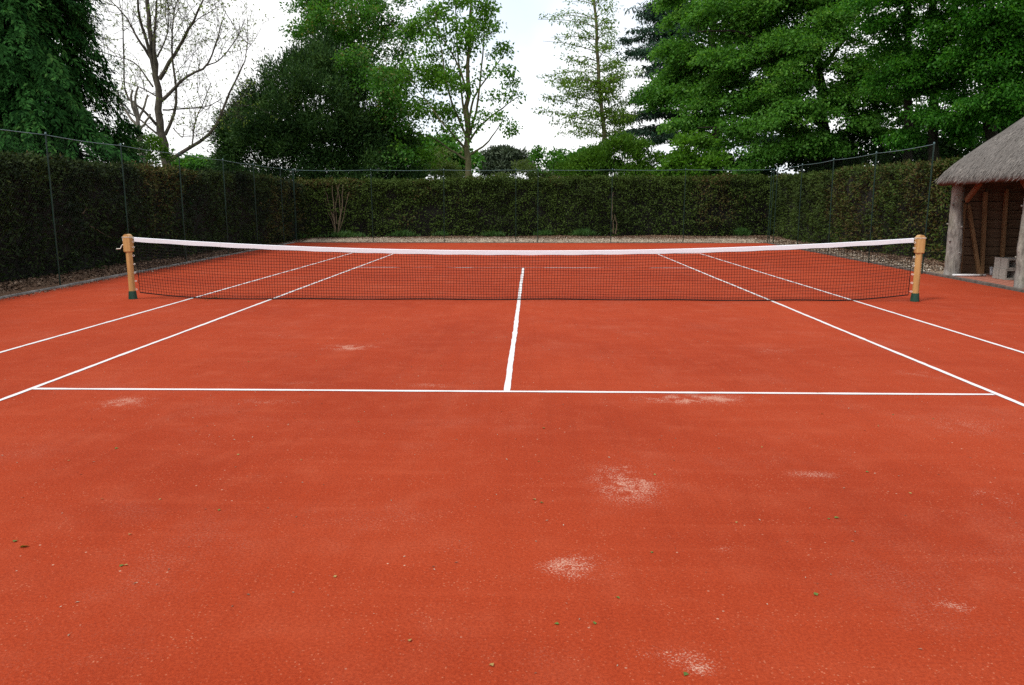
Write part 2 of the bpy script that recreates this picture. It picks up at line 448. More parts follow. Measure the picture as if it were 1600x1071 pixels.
gme = mesh_np('ground', np.stack([GX, GY, GZ], -1).reshape(-1, 3), np.stack([I, I + 1, I + nx + 1, I + nx], 1), True)
tag(link('ground', gme, M['ground']), 'brown leaf mould and pale gravel ground round the red court', kind='structure')

mb = MB()
yl = np.linspace(YB, YF, 60)
for i in range(len(yl) - 1):
    a, b_ = yl[i], yl[i + 1]
    mb.add([(LX(a), a, 0), (RX(a), a, 0), (RX(b_), b_, 0), (LX(b_), b_, 0)], [(0, 1, 2, 3)])
court = tag(mb.build('tennis_court', M['clay']), 'red clay tennis court surface with white lines', kind='structure')

def court_line(name, a, b, w=.047, dust=None, base=.0, seed=0):
    a = np.array(a, float); b = np.array(b, float); L = np.linalg.norm(b - a); d = (b - a) / L; s = np.array([-d[1], d[0]])
    n = max(2, int(L / .12)); r = np.random.default_rng(seed)
    V = []; D = []; wob = np.cumsum(r.normal(0, .0012, n + 1)); wob -= np.linspace(wob[0], wob[-1], n + 1)
    for i in range(n + 1):
        c = a + d * L * i / n + s * wob[i]; h = w / 2 + r.normal(0, .0022)
        dd = base + (dust(*c) if dust else 0)
        for kx, de in ((1, .34), (.55, 0), (-.55, 0), (-1, .34)):
            V.append((*(c + s * h * kx), .004)); D.append(dd + de)
    F = [(4 * i + q, 4 * i + q + 1, 4 * i + q + 5, 4 * i + q + 4) for i in range(n) for q in range(3)]
    me = mesh_np(name, V, F)
    at = me.attributes.new('dust', 'FLOAT', 'POINT'); at.data.foreach_set('value', np.array(D, np.float32))
    return link(name, me, M['line'], court)
for sx in (-1, 1):
    court_line('singles_sideline', (sx * 4.115, -11.86), (sx * 4.115, 11.86), seed=3 + sx)
    court_line('doubles_sideline', (sx * 5.485, -11.86), (sx * 5.485, 11.86), seed=13 + sx)
for sy in (-1, 1):
    court_line('baseline', (-5.51, sy * 11.9), (5.51, sy * 11.9), .09, seed=23 + sy)
court_line('service_line', (-4.09, -6.42), (4.09, -6.42), .052, seed=31)
court_line('service_line', (-4.09, 6.4), (4.09, 6.4), .052, dust=lambda x, y: .55 if -1.3 < x < .6 else (.02 if x < 3 else .25), seed=32)
court_line('center_service_line', (0, -6.39), (0, 6.37), .054, seed=33)

# edging lengths round the court
def edging(name, label, line, w, h, mat, z0=-.05, step=1.0):
    root = None
    for k in range(len(line) - 1):
        a, b_ = np.array(line[k], float), np.array(line[k + 1], float); L = np.linalg.norm(b_ - a); d = (b_ - a) / L
        n = max(1, round(L / step))
        for i in range(n):
            p = a + d * L * (i + .5) / n; rz = math.atan2(d[1], d[0]) + random.gauss(0, .004)
            if root is None:
                root = tag(empty(name, (p[0], p[1], 0)), label, kind='structure')
            m_ = MB(); m_.box((0, 0, (h + z0) / 2), (L / n - .012, w, h - z0))
            m_.build('edging_stone', mat, root, bevel=.006, loc=(p[0] - root.location[0], p[1] - root.location[1], random.gauss(0, .004))).rotation_euler.z = rz
    return root
edging('court_edging_left', 'grey concrete edging between red clay and the shaded hedge bed', [(LX(y) - .04, y) for y in (-10, -5, 0, 5, 10, 14, 18.2)], .045, .034, M['kerb'])
edging('court_edging_back', 'dark thin edging along the far end of the red clay', [(LX(18.25) - .04, YF + .03), (RX(18.25) + .04, YF + .03)], .035, .03, M['kerb_dark'], step=2)
edging('court_edging_right', 'dark edging between red clay and the gravel strip by the right hedge', [(RX(y) + .04, y) for y in (18.2, 12, 5.2)], .06, .04, M['kerb_dark'])
edging('shelter_kerb', 'dark timber kerb along the brick floor of the thatched shelter', [(9.13, 5.15), (9.08, 2.0), (9.06, -4.0)], .09, .045, M['kerb_dark'], step=1.4)

# bark chips and pebbles in the beds
def chips(name, label, n, fn, mat, smin, smax, flat=.5, bias=0.0):
    P = fn(n); Z = ground_z(P[:, 0], P[:, 1])
    keep = ~((P[:, 0] > LX(P[:, 1]) - .09) & (P[:, 0] < RX(P[:, 1]) + .09) & (P[:, 1] < YF + .06)); P = P[keep]; Z = Z[keep]; n = len(P)
    C = np.column_stack([P, Z + .004])
    th = rng.uniform(0, 6.283, n); D = np.column_stack([np.cos(th), np.sin(th), rng.normal(.05, .25, n)])
    N = np.column_stack([rng.normal(0, flat, n), rng.normal(0, flat, n), np.ones(n)])
    L = rng.uniform(smin, smax, n)
    o = leaf_mesh(name, C, D, N, L, L * rng.uniform(.4, .8, n), np.clip(rng.beta(1.6, 3, n) + bias, 0, 1), mat, None, fold=.35, droop=.1)
    tag(o, label, 'mulch', kind='stuff'); return o
chips('bark_mulch', 'brown bark chips and dead leaves along the foot of the hedges', 26000, lambda n: np.concatenate([
    np.column_stack([-8.75 - np.abs(rng.beta(1, 1, n // 2)) * 1.3 - .03 * 9, rng.uniform(-6, 20, n // 2)]),
    np.column_stack([rng.uniform(9.3, 11.4, n // 4), rng.uniform(5.3, 22, n // 4)]),
    np.column_stack([rng.uniform(-9.6, 10.5, n // 4), rng.uniform(19.6, 23, n // 4)])]), M['chip'], .03, .085)
chips('gravel', 'pale pebbles and gravel strewn behind the far fence and beside the right edging', 15000, lambda n: np.concatenate([
    np.column_stack([rng.uniform(-8.5, 9.6, n * 2 // 3), 18.35 + rng.beta(1.2, 2.2, n * 2 // 3) * 3.0]),
    np.column_stack([9.2 + rng.beta(1, 2.5, n // 3) * 1.4, rng.uniform(5.3, 19, n // 3)])]), M['pebble'], .025, .07, .4, .1)

# ------------------------------------------------------------------ net and posts
NY = -0.08
def net_top(x): return .815 + .21 * (np.abs(x) / 6.37) ** 2.1
def net_bot(x):
    a = np.abs(x)
    return .006 + .10 * np.clip((a - 5.1) / 1.27, 0, 1) ** 1.6 + .006 * np.sin(x * 3.1) * np.clip(6 - a, 0, 1) + .006
net = tag(empty('tennis_net', (0, NY, 0)), 'black tennis net with white headband stretched across the red court', 'net')
XE = 6.33
def net_pt(x, f):
    zt, zb = net_top(x) - .03, net_bot(x)
    z = zb + (zt - zb) * f
    y = NY + .012 * np.sin(x * 1.7) * (1 - f) + .05 * (1 - f) ** 3 * np.sin(x * .9 + 1) * .4
    return np.column_stack([x + 0 * z, y + 0 * z, z + 0 * x])
tb = Tubes()
nxs = np.linspace(-XE, XE, 283)
fr = np.linspace(0, 1, 19)
sagv = 1 - (1 - fr) ** 1.0
for x in nxs:
    xx = x + .006 * np.sin(np.linspace(0, 5, 10) + x * 7)
    tb.add(net_pt(xx, np.linspace(0, 1, 10)), .0033, 3)
xh = np.linspace(-XE, XE, 150)
for f in fr:
    tb.add(net_pt(xh, np.full_like(xh, f) + .004 * np.sin(xh * 5 + f * 20)), .0033, 3)
tb.build('netting', M['net'], net)
m_ = MB()
xb = np.linspace(-XE - .01, XE + .01, 90)
for i in range(len(xb) - 1):
    a, b_ = xb[i], xb[i + 1]; za, zb = net_top(a), net_top(b_)
    P = []
    for x, z in ((a, za), (b_, zb)):
        h = .072 + .003 * math.sin(x * 9)
        P += [(x, NY - .009, z - h), (x, NY - .011, z - .006), (x, NY, z), (x, NY + .011, z - .006), (x, NY + .009, z - h)]
    m_.add(P, [(j, j + 1, j + 6, j + 5) for j in range(4)])
m_.build('headband', M['tape'], net, smooth=False)
t2 = Tubes(); xx = np.linspace(-XE, XE, 200)
t2.add(net_pt(xx, np.zeros_like(xx)) + [0, 0, 0], .010, 6); t2.build('bottom_cord', M['net'], net)
for sx in (-1, 1):
    t2 = Tubes(); ff = np.linspace(0, 1, 20); t2.add(net_pt(np.full(20, sx * XE) + sx * .004 * np.sin(ff * 40), ff), .005, 5); t2.build('side_cord', M['net'], net)
    # cable from headband to post
    t2 = Tubes(); t2.add(np.array([[sx * (XE - .05), NY, net_top(XE) - .02], [sx * 6.40, NY, net_top(XE) - .012]]), .005, 6); t2.build('cable', M['steel'], net)

def net_post(sx, label):
    x0 = sx * 6.445
    r = tag(empty('net_post', (x0, NY, 0)), label, 'net post', 'wooden net posts')
    zz = np.array([.07, .12, .25, .55, .80]); rr = np.array([.058, .052, .050, .050, .050])
    m1 = MB(); m1.tube(np.column_stack([0 * zz + x0, 0 * zz + NY, zz]), rr, 20); m1.build('shaft', M['post_wood'], r, smooth=False)
    m1 = MB(); m1.box((x0, NY, .905), (.125, .125, .25)); m1.build('head', M['post_wood'], r, bevel=.012)
    # rounded cap: half-barrel
    m1 = MB(); V = []
    for y in (-.056, .056):
        for k in range(9):
            a = math.pi * k / 8; V.append((x0 + .056 * math.cos(a), NY + y, 1.024 + .05 * math.sin(a)))
    F = [(k, k + 1, k + 10, k + 9) for k in range(8)] + [tuple(range(9))[::-1], tuple(range(9, 18)), (0, 9, 17, 8)]
    m1.add(V, F); m1.build('rounded_cap', M['post_wood'], r)
    m1 = MB(); m1.box((x0, NY, 1.026), (.133, .133, .008)); m1.build('collar', M['steel'], r)
    m1 = MB(); m1.tube([(x0, NY, -.02), (x0, NY, .012), (x0, NY, .10), (x0, NY, .135)], [.072, .07, .062, .058], 20); m1.build('socket', M['green_cap'], r, smooth=False)
    for k, z in enumerate((.16, .30, .44, .58, .72, .86, .95)):
        xi = x0 - sx * (.05 if z < .78 else .063)
        m1 = MB(); a = np.linspace(0, 2 * math.pi, 11)
        m1.tube(np.column_stack([xi - sx * .02 + .018 * np.cos(a), NY + 0 * a, z + .012 * np.sin(a)]), .004, 5, cap=False)
        m1.build('lacing_hook', M['steel'], r)
        if z < .8:
            m1 = MB(); m1.tube([(xi - sx * .036, NY, z), (sx * XE, NY, z - .03)], .0025, 4); m1.build('lacing_cord', M['net'], r)
    return r
net_post(1, 'wooden net post with green socket on the side of the thatched shelter')
lp = net_post(-1, 'wooden net post with crank handle and green socket beside the dark left hedge')
m1 = MB(); x0 = -6.445
m1.tube([(x0 - .06, NY, .90), (x0 - .10, NY, .90), (x0 - .135, NY - .01, .835), (x0 - .20, NY - .01, .83)], [.008, .008, .008, .010], 7); m1.build('crank_handle', M['steel'], lp, smooth=True)
m1 = MB(); m1.box((x0 - .068, NY, .985), (.012, .07, .055)); m1.build('strap_plate', M['tape'], lp)

# ------------------------------------------------------------------ fence
FH = 2.83
def fence(label, A, B, posts, rail_top=FH, seed=0):
    """A, B ends on the ground; posts = list of parameters 0..1"""
    A = np.array(A, float); B = np.array(B, float); L = np.linalg.norm(B - A); d = (B - A) / L
    r = tag(empty('court_fence', (A[0], A[1], 0)), label, 'fence', 'chain link court fence runs')
    r_ = np.random.default_rng(seed)
    P3 = lambda s, z: np.array([A[0] + d[0] * s, A[1] + d[1] * s, z])
    for s in posts:
        m_ = MB(); lean = r_.normal(0, .012, 2)
        b0 = P3(s, -.1); t0 = P3(s, rail_top + .015) + np.array([lean[0], lean[1], 0])
        m_.tube([b0, t0], .015, 10); p = m_.build('post', M['fence'], r, smooth=False)
        m_ = MB(); m_.tube([t0 - [0, 0, .005], t0 + [0, 0, .02], t0 + [0, 0, .035]], [.019, .019, .009], 10); m_.build('post_cap', M['rail'], p)
    ss = sorted(posts)
    for a, b_ in zip(ss[:-1], ss[1:]):
        m_ = MB(); k = np.linspace(0, 1, 7)
        m_.tube([P3(a + (b_ - a) * q, rail_top - .022 * math.sin(math.pi * q)) for q in k], .0075, 8); m_.build('top_rail', M['rail'], r, smooth=True)
    tb = Tubes(); s0, s1 = ss[0], ss[-1]; H = rail_top - .04; zb = .05
    step = .075
    for sg in (1, -1):
        x = s0 - H
        while x < s1 + H:
            # diagonal wire clipped to the run
            a, b_ = (x, x + (H - zb)) if sg > 0 else (x, x - (H - zb))
            t0, t1 = 0.0, 1.0
            for lim, sign in ((s0, 1), (s1, -1)):
                fa, fb = sign * (a - lim), sign * (b_ - lim)
                if fa < 0 and fb < 0: t0 = 2
                elif fa < 0: t0 = max(t0, fa / (fa - fb))
                elif fb < 0: t1 = min(t1, fa / (fa - fb))
            if t1 > t0:
                off = .024 * sg * 0 + .03
                nrm = np.array([-d[1], d[0], 0]) * off
                q0 = P3(a + (b_ - a) * t0, zb + (H - zb) * t0) + nrm + [0, 0, 0]; q1 = P3(a + (b_ - a) * t1, zb + (H - zb) * t1) + nrm * (1.1 if sg > 0 else 1)
                tb.add([q0, q1], .0004, 3)
            x += step
    tb.build('chain_link', M['wire'], r)
    return r
def line_param(A, B, u, z):
    """distance along A-B (at height z) where photo column u crosses"""
    A = np.array(A, float); B = np.array(B, float); L = np.linalg.norm(B - A)
    best = min(np.linspace(0, 1, 2001), key=lambda t: abs(column(np.array([*(A + (B - A) * t), z])) - u))
    return best * L
def column(P):
    dd = P - CAM; return 800 + FPX * (dd @ _r) / (dd @ _f)
FL0, FL1 = (-8.78, -4.5), (-9.22, 18.4)
FB0, FB1 = FL1, (9.55, 18.4)
FR0, FR1 = FB1, (8.95, 4.75)
LL = np.linalg.norm(np.array(FL1) - FL0)
fence('green chain link fence in front of the dark left hedge', FL0, FL1, [0, 2.6] + [line_param(FL0, FL1, u, FH) for u in (70, 188.6, 279, 348, 396, 438)] + [LL], seed=1)
fence('green chain link fence across the far end before the hedge with bare stems', FB0, FB1, [0.03] + [line_param(FB0, FB1, u, 0) for u in (583, 694, 806, 840, 954, 1067)] + [18.72], seed=2)
fence('green chain link fence ending beside the thatched shelter', FR0, FR1, [0.04] + [line_param(FR0, FR1, u, FH) for u in (1215, 1254, 1304, 1371, 1459)], seed=3)

# ------------------------------------------------------------------ hedges
def vnoise(P, scale, seed=0):
    """smooth value noise in numpy, 0..1"""
    P = np.asarray(P, float) * scale + seed * 17.31
    i = np.floor(P).astype(np.int64); f = P - i; f = f * f * (3 - 2 * f)
    def h(a): 
        n = a[:, 0] * 73856093 ^ a[:, 1] * 19349663 ^ a[:, 2] * 83492791 ^ (seed * 2654435)
        n = (n ^ (n >> 13)) * 1274126177 & 0x7fffffff
        return ((n ^ (n >> 16)) & 0xffff) / 65535.0
    r = 0
    for dx in (0, 1):
        for dy in (0, 1):
            for dz in (0, 1):
                w = (f[:, 0] if dx else 1 - f[:, 0]) * (f[:, 1] if dy else 1 - f[:, 1]) * (f[:, 2] if dz else 1 - f[:, 2])
                r = r + w * h(i + np.array([dx, dy, dz]))
    return r
def hedge(label, line, inward, top, density, thick=1.1, brown=.25, size=.095, seed=0, light=0.0, fresh=lambda t: 0 * t):
    """line: list of (x, y) along the visible foot; inward: unit side towards the court; top: f(s 0..1) -> z"""
    line = np.array(line, float); seg = np.linalg.norm(np.diff(line, axis=0), axis=1); cum = np.r_[0, np.cumsum(seg)]; L = cum[-1]
    def at(s):
        x = np.interp(s, cum, line[:, 0]); y = np.interp(s, cum, line[:, 1]); return np.stack([x, y], -1)
    def nrm(s):
        d = at(np.clip(s + .4, 0, L)) - at(np.clip(s - .4, 0, L)); d = unit(d); n = np.stack([d[..., 1], -d[..., 0]], -1)
        return n * inward
    root = tag(empty('yew_hedge', (*line[len(line) // 2], .1)), label, 'hedge', 'clipped yew hedges round the court')
    # face/top profile parameter q: 0 foot of front face .. 1 shoulder .. 1.45 back edge of top
    def surf(s, q, push=0.0):
        tz = top(s / L); n = nrm(s); base = at(s)
        fz = np.clip(q, 0, 1)
        z = .04 + (tz - .04) * np.sin(np.minimum(fz, 1) * math.pi / 2) ** .92
        inset = .10 * fz + .16 * np.clip((fz - .86) / .14, 0, 1) ** 2 + np.clip(q - 1, 0, 1) * thick / .45 - .06 * np.sin(fz * math.pi)
        P = np.column_stack([base[:, 0] - n[:, 0] * inset, base[:, 1] - n[:, 1] * inset, z])
        w = (vnoise(P, .9, seed) - .5) * .22 + (vnoise(P, 2.6, seed + 1) - .5) * .16 + (vnoise(P, 6., seed + 5) - .5) * .10 + push
        up = np.clip((q - .85) / .2, 0, 1)
        P[:, 0] += n[:, 0] * w * (1 - up); P[:, 1] += n[:, 1] * w * (1 - up); P[:, 2] += up * w * .55
        return P, n, up
    # core
    ns, nq = max(8, int(L / .3)), 18
    S, Q = np.meshgrid(np.linspace(0, L, ns), np.linspace(0, 1.45, nq))
    P, _, _ = surf(S.ravel(), Q.ravel(), -.10)
    # closing back row straight down
    back = P.reshape(nq, ns, 3)[-1].copy(); back[:, 2] = 0.0
    P = np.concatenate([P, back]); I = (np.arange(nq)[:, None] * ns + np.arange(ns - 1)[None]).ravel()
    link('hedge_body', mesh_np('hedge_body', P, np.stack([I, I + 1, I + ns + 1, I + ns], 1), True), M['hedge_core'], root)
    # sprigs
    area = L * 2.5 * 1.3; n = int(area * density)
    s = rng.uniform(0, L, n); q = np.where(rng.random(n) < .80, rng.uniform(0.0, 1.0, n), rng.uniform(.97, 1.45, n))
    P0, _, _ = surf(s, q, 0.0)
    dep = rng.uniform(-.16, .08, n) + (vnoise(P0 * [1, 1, 1.8], 3.2, seed + 8) - .5) * .26 + (rng.random(n) < .02) * rng.uniform(0, .07, n)
    P, nn, up = surf(s, q, 0.0)
    P[:, 0] += nn[:, 0] * dep * (1 - up); P[:, 1] += nn[:, 1] * dep * (1 - up); P[:, 2] += dep * up
    # thin patches: drop sprigs where the hedge is bare
    bare = vnoise(P, 1.4, seed + 9); keep = rng.random(n) > np.clip((bare - .62) * 3, 0, .8) * (1 - up)
    P, nn, up, q, s = P[keep], nn[keep], up[keep], q[keep], s[keep]; n = len(P)
    out3 = np.column_stack([nn, np.zeros(n)]) * (1 - up)[:, None] + np.array([0, 0, 1.0]) * up[:, None]
    D = out3 * .55 + rng.normal(0, .55, (n, 3)) + np.array([0, 0, .10])
    N = out3 * .6 + np.array([0, 0, .8]) + rng.normal(0, .5, (n, 3))
    lw = size * rng.uniform(.7, 1.5, n)
    br = vnoise(P, .55, seed + 3) * .65 + vnoise(P, 2.2, seed + 4) * .35
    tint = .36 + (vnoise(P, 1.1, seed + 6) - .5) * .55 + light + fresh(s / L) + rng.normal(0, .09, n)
    isb = rng.random(n) < np.clip((br - .52) * 3.2 + brown * .6 + .35 * np.clip(q - .86, 0, .15) / .15 * 1.0, 0, .85)
    tint = np.where(isb, rng.uniform(.72, 1, n), np.clip(tint, 0, .7))
    leaf_mesh('foliage', P, D, N, lw, lw * rng.uniform(.3, .48, n), tint, M['yew'], root)
    return root, at, nrm, L
hl, _, _, _ = hedge('very dark clipped yew hedge along the left side behind the fence', [(-9.85, -9), (-9.9, 0), (-9.85, 8), (-9.75, 14), (-9.6, 17.5), (-9.3, 20.3)], 1, lambda t: 2.40 + .12 * np.clip(t, 0, .8) - .22 * np.clip((t - .88) / .12, 0, 1), 900, brown=.02, size=.08, seed=2, light=-.16)  # leaf tint lowered: shade on this sunless face is put into the colour
hb, atb, nb, Lb = hedge('yew hedge across the far end with brown tips and bare stems', [(-9.6, 20.4), (-8.6, 20.9), (-6.5, 21.6), (0, 22.5), (6, 23.0), (10.6, 22.8), (12.5, 22.4)], 1, lambda t: 2.42 + .22 * np.clip(t / .55, 0, 1) + .03 * np.sin(t * 23), 950, brown=.01, size=.09, seed=21, light=.30, fresh=lambda t: .22 * np.clip(1 - t / .33, 0, 1))
hr, _, _, _ = hedge('olive brown yew hedge along the right side reaching the thatched shelter', [(10.9, 24.2), (10.75, 19), (10.6, 14), (10.7, 9), (10.95, 5.6), (11.2, 5.2)], 1, lambda t: 2.62 + .03 * np.sin(t * 15), 950, brown=.14, size=.082, seed=33, light=.24)
# bare stems on the far hedge
def stem(parent, pts, r0, r1):
    P = np.array(pts, float); k = np.linspace(0, 1, 10)
    Q = np.column_stack([np.interp(k, np.linspace(0, 1, len(P)), P[:, i]) for i in range(3)]) + rng.normal(0, .012, (10, 3))
    tb = Tubes(); tb.add(Q, np.linspace(r0, r1, 10), 6); return tb.build('stem', M['twig'], parent)
Ys = 20.97
for pts, r0 in (([(524, 372), (523, 350), (522, 330), (519, 290)], .05), ([(527, 372), (531, 345), (535, 315), (536, 288)], .04), ([(522, 345), (514, 320), (509, 300), (503, 288)], .03), ([(529, 352), (533, 335), (530, 312), (527, 290)], .03), ([(525, 368), (519, 345), (512, 330), (507, 310)], .02), ([(528, 365), (536, 345), (540, 325), (545, 300)], .02), ([(526, 350), (524, 320), (531, 288)], .02)):
    stem(hb, [on_y(u, v, Ys - .12) for u, v in pts], r0, .012)
for pts in ([(959, 365), (958, 350), (961, 340)], [(962, 366), (964, 352), (960, 335)], [(956, 345), (957, 320), (958, 300)]):
    stem(hb, [on_y(u, v, 22.45) for u, v in pts], .03, .012)
stem(hb, [on_y(u, v, 20.7) for u, v in ((440, 330), (449, 320), (456, 312))], .015, .006)
stem(hl, [on_x(u, v, -9.72) for u, v in ((128, 334), (133, 330), (134, 322))], .012, .005)
stem(hl, [on_x(u, v, -9.72) for u, v in ((140, 354), (152, 360), (164, 367), (174, 372))], .008, .004)

# ------------------------------------------------------------------ trees
def spline(pts, n):
    P = np.array(pts, float)
    if len(P) == 2: return np.linspace(P[0], P[1], n)
    t = np.r_[0, np.cumsum(np.linalg.norm(np.diff(P, axis=0), axis=1))]; t /= t[-1]
    Pe = np.vstack([2 * P[0] - P[1], P, 2 * P[-1] - P[-2]]); out = []
    for s in np.linspace(0, 1, n):
        k = min(np.searchsorted(t, s, 'right') - 1, len(P) - 2); f = (s - t[k]) / (t[k + 1] - t[k])
        p0, p1, p2, p3 = Pe[k:k + 4]
        out.append(.5 * (2 * p1 + (p2 - p0) * f + (2 * p0 - 5 * p1 + 4 * p2 - p3) * f * f + (3 * p1 - p0 - 3 * p2 + p3) * f ** 3))
    return np.array(out)
def px(pts, Y, dy=0.0):
    """photo pixels -> points at depth Y, depth wandering by dy"""
    n = len(pts); off = np.cumsum(rng.normal(0, 1, n)) * dy if dy else np.zeros(n); off -= off[0]
    return [on_y(u, v, Y + o) for (u, v), o in zip(pts, off)]
class Tree:
    def __init__(s, name, label, base, bark, cat='tree', group='trees behind the hedges'):
        s.root = tag(empty(name, base), label, cat, group); s.bark = bark; s.base = np.array(base, float)
        s.N = np.zeros((0, 3)); s.R = np.zeros(0); s.main = Tubes(); s.fine = Tubes(); s.has_fine = False
    def limb(s, pts, r0, r1, n=14, main=True, sides=8):
        P = spline(pts, n); R = r0 + (r1 - r0) * np.linspace(0, 1, n) ** .8
        P[1:-1] += rng.normal(0, .25 * (r0 + r1) / 2, (n - 2, 3))
        (s.main if main else s.fine).add(P, R, sides)
        if not main: s.has_fine = True
        s.N = np.vstack([s.N, P]); s.R = np.r_[s.R, R]; return P
    def connect(s, C, rk=.006, rmin=.008, rmax=.08, up=.5):
        order = np.argsort(np.min(np.linalg.norm(C[:, None] - s.N[None, ::3], axis=2), axis=1))
        for i in order:
            c = C[i]; d = np.linalg.norm(s.N - c, axis=1); cost = d + up * np.maximum(0, s.N[:, 2] - c[2]) - np.minimum(s.R, .1)
            j = int(np.argmin(cost)); L = d[j]
            if L < .15: continue
            r0 = min(s.R[j] * .75, rmin + rk * L, rmax); r1 = min(r0, rmin * .6)
            mid = (s.N[j] * .5 + c * .5) + np.array([0, 0, .10 * L]) + rng.normal(0, .06 * L, 3)
            n = max(4, int(L / .35)); P = spline([s.N[j], mid, c], n); R = np.linspace(r0, r1, n)
            s.fine.add(P, R, 4 if r0 > .03 else 3); s.has_fine = True
            s.N = np.vstack([s.N, P[1:]]); s.R = np.r_[s.R, R[1:]]
    def twigs(s, limbs, per_m=1.5, length=1.2, r=.012, level=2, upness=.35):
        """side shoots along limb polylines; returns tips"""
        tips = []
        for P in limbs:
            seg = np.linalg.norm(np.diff(P, axis=0), axis=1); L = seg.sum(); n = max(1, int(L * per_m))
            for _ in range(n):
                k = rng.uniform(.12, 1) * (len(P) - 1); i = min(int(k), len(P) - 2); p = P[i] + (P[i + 1] - P[i]) * (k - i)
                t = unit(P[i + 1] - P[i]); d = unit(t * .7 + rng.normal(0, .75, 3) + np.array([0, 0, upness])); ln = length * rng.uniform(.4, 1.3)
                m = p + d * ln * .5 + rng.normal(0, .06 * ln, 3); e = p + d * ln + np.array([0, 0, .12 * ln * rng.uniform(-.6, 1)]) + rng.normal(0, .1 * ln, 3)
                Q = spline([p, m, e], 6); s.fine.add(Q, np.linspace(r, r * .35, 6), 3); s.has_fine = True
                s.N = np.vstack([s.N, Q]); s.R = np.r_[s.R, np.full(6, r)]
                tips.append(Q)
        if level > 1: return tips + s.twigs(tips, per_m * 1.6, length * .5, r * .55, level - 1, upness)
        return tips
    def finish(s):
        if s.has_fine:
            o = s.main.n; s.main.V += s.fine.V; s.main.F += [F + o for F in s.fine.F]; s.main.n += s.fine.n
        s.main.build('trunk', s.bark, s.root)
    def leaves(s, C, spread, per, L, W, mat, flat=.5, droop=.25, outw=.5, nup=.5, njit=.85, tb=.0, center=None, tj=.18, name='crown', slope=.35):
        n = len(C); cid = np.repeat(np.arange(n), per); N_ = len(cid)
        off = rng.normal(0, 1, (N_, 3)); off = unit(off) * (rng.random((N_, 1)) ** .5)
        sc = spread * rng.uniform(.7, 1.35, n)[cid][:, None]
        off = off * sc * np.array([1, 1, flat])
        if center is not None:                     # sprays slope down towards their outer end
            ow = unit((C[cid] - center) * [1, 1, 0]); off[:, 2] -= slope * (off * ow).sum(1)
        P = C[cid] + off
        off2 = unit(off) * outw
        if center is not None: off2 = off2 + unit(C[cid] - center) * outw
        D = off2 + rng.normal(0, .45, (N_, 3)) + np.array([0, 0, -droop])
        NN = np.array([0, 0, nup]) + rng.normal(0, njit, (N_, 3)) + unit(off) * .25
        lw = L * rng.uniform(.65, 1.3, N_)
        tint = np.clip(.38 + tb + rng.normal(0, .16, n)[cid] + rng.normal(0, tj, N_), 0, 1)
        return leaf_mesh(name, P, D, NN, lw, lw * W, tint, mat, s.root)
def lobes(specs, per_sub, nsub=None, sub=.42, shell=.45, dyk=1.0, dens=1.0):
    """specs: (u, v, Y, ru, rv) in photo pixels; -> clump centres in metres"""
    out = []
    for sp_ in specs:
        u, v, Y, ru, rv = sp_[:5]; k = mpp(Y); c = on_y(u, v, Y); R = np.array([ru * k, (ru + rv) / 2 * k * dyk, rv * k])
        ns = nsub or max(4, int(ru * rv / 260 * dens))
        for _ in range(ns):
            d = unit(rng.normal(0, 1, 3)); rr = shell + (1 - shell) * rng.random() ** .6
            sc = c + d * R * rr * .9
            m = per_sub; q = unit(rng.normal(0, 1, (m, 3))) * rng.random((m, 1)) ** .45
            out.append(sc + q * R * sub * rng.uniform(.6, 1.2) * np.array([1, 1, .6]))
    return np.concatenate(out)

def bz(x, y): return float(ground_z(np.array([x]), np.array([y]))[0])
def foot(u, Y, v=300):
    p = on_y(u, v, Y); return np.array([p[0], Y, bz(p[0], Y) - .03])

# --- big dark cypress on the left
b0 = foot(45, 11.0)
T = Tree('cypress_tree', 'huge dark green cypress with drooping sprays behind the left hedge', b0, M['bark_dark'])
T.limb([b0, b0 + [0, 0, 8], b0 + [.1, 0, 16]], .38, .04, 20)
nC = 7600
hz = rng.beta(1.0, 1.25, nC) * 14.5 + .9; az = rng.uniform(0, 2 * math.pi, nC)
rad = np.interp(hz, [0.5, 1.6, 2.6, 3.6, 5, 8, 12, 16], [3.6, 3.8, 3.5, 2.35, 2.1, 1.75, 1.05, .1]) * (1 + .17 * np.sin(az * 5 + hz * 1.1) + .10 * np.sin(az * 9 - hz * 2.3)) * np.where(rng.random(nC) < .3, rng.uniform(.3, .7, nC), rng.uniform(.78, 1.05, nC))
C = b0 + np.column_stack([rad * np.cos(az), rad * np.sin(az), hz])
ax = unit(np.column_stack([np.cos(az), np.sin(az), np.zeros(nC)]))
per = 30; cid = np.repeat(np.arange(nC), per); n_ = len(cid)
Dm = unit(ax * rng.uniform(.35, 1.0, (nC, 1)) + np.array([0, 0, -.75]) + rng.normal(0, .22, (nC, 3)))   # each plume hangs out and down
tpos = rng.random((n_, 1)); ln = rng.uniform(.45, .95, nC)[cid][:, None]
side = unit(np.cross(Dm[cid], ax[cid] + rng.normal(0, .15, (n_, 3))))
sgn = rng.choice([-1, 1], (n_, 1))
P = C[cid] + Dm[cid] * tpos * ln + side * sgn * .05 * (1 - tpos) * ln + rng.normal(0, .025, (n_, 3))
D = Dm[cid] * .8 + side * sgn * .55 + rng.normal(0, .18, (n_, 3)) + np.array([0, 0, -.1])
NN = ax[cid] * .8 + np.array([0, 0, .6]) + rng.normal(0, .35, (n_, 3))
lw = rng.uniform(.08, .21, n_) * rng.uniform(.75, 1.3, nC)[cid] * (1.15 - .5 * tpos[:, 0])
leaf_mesh('crown', P, D, NN, lw, lw * .40, np.clip(rng.normal(.38, .16, nC)[cid] + rng.normal(0, .14, n_), 0, 1), M['cypress'], T.root)
aL = az[::12]; hL = hz[::12]
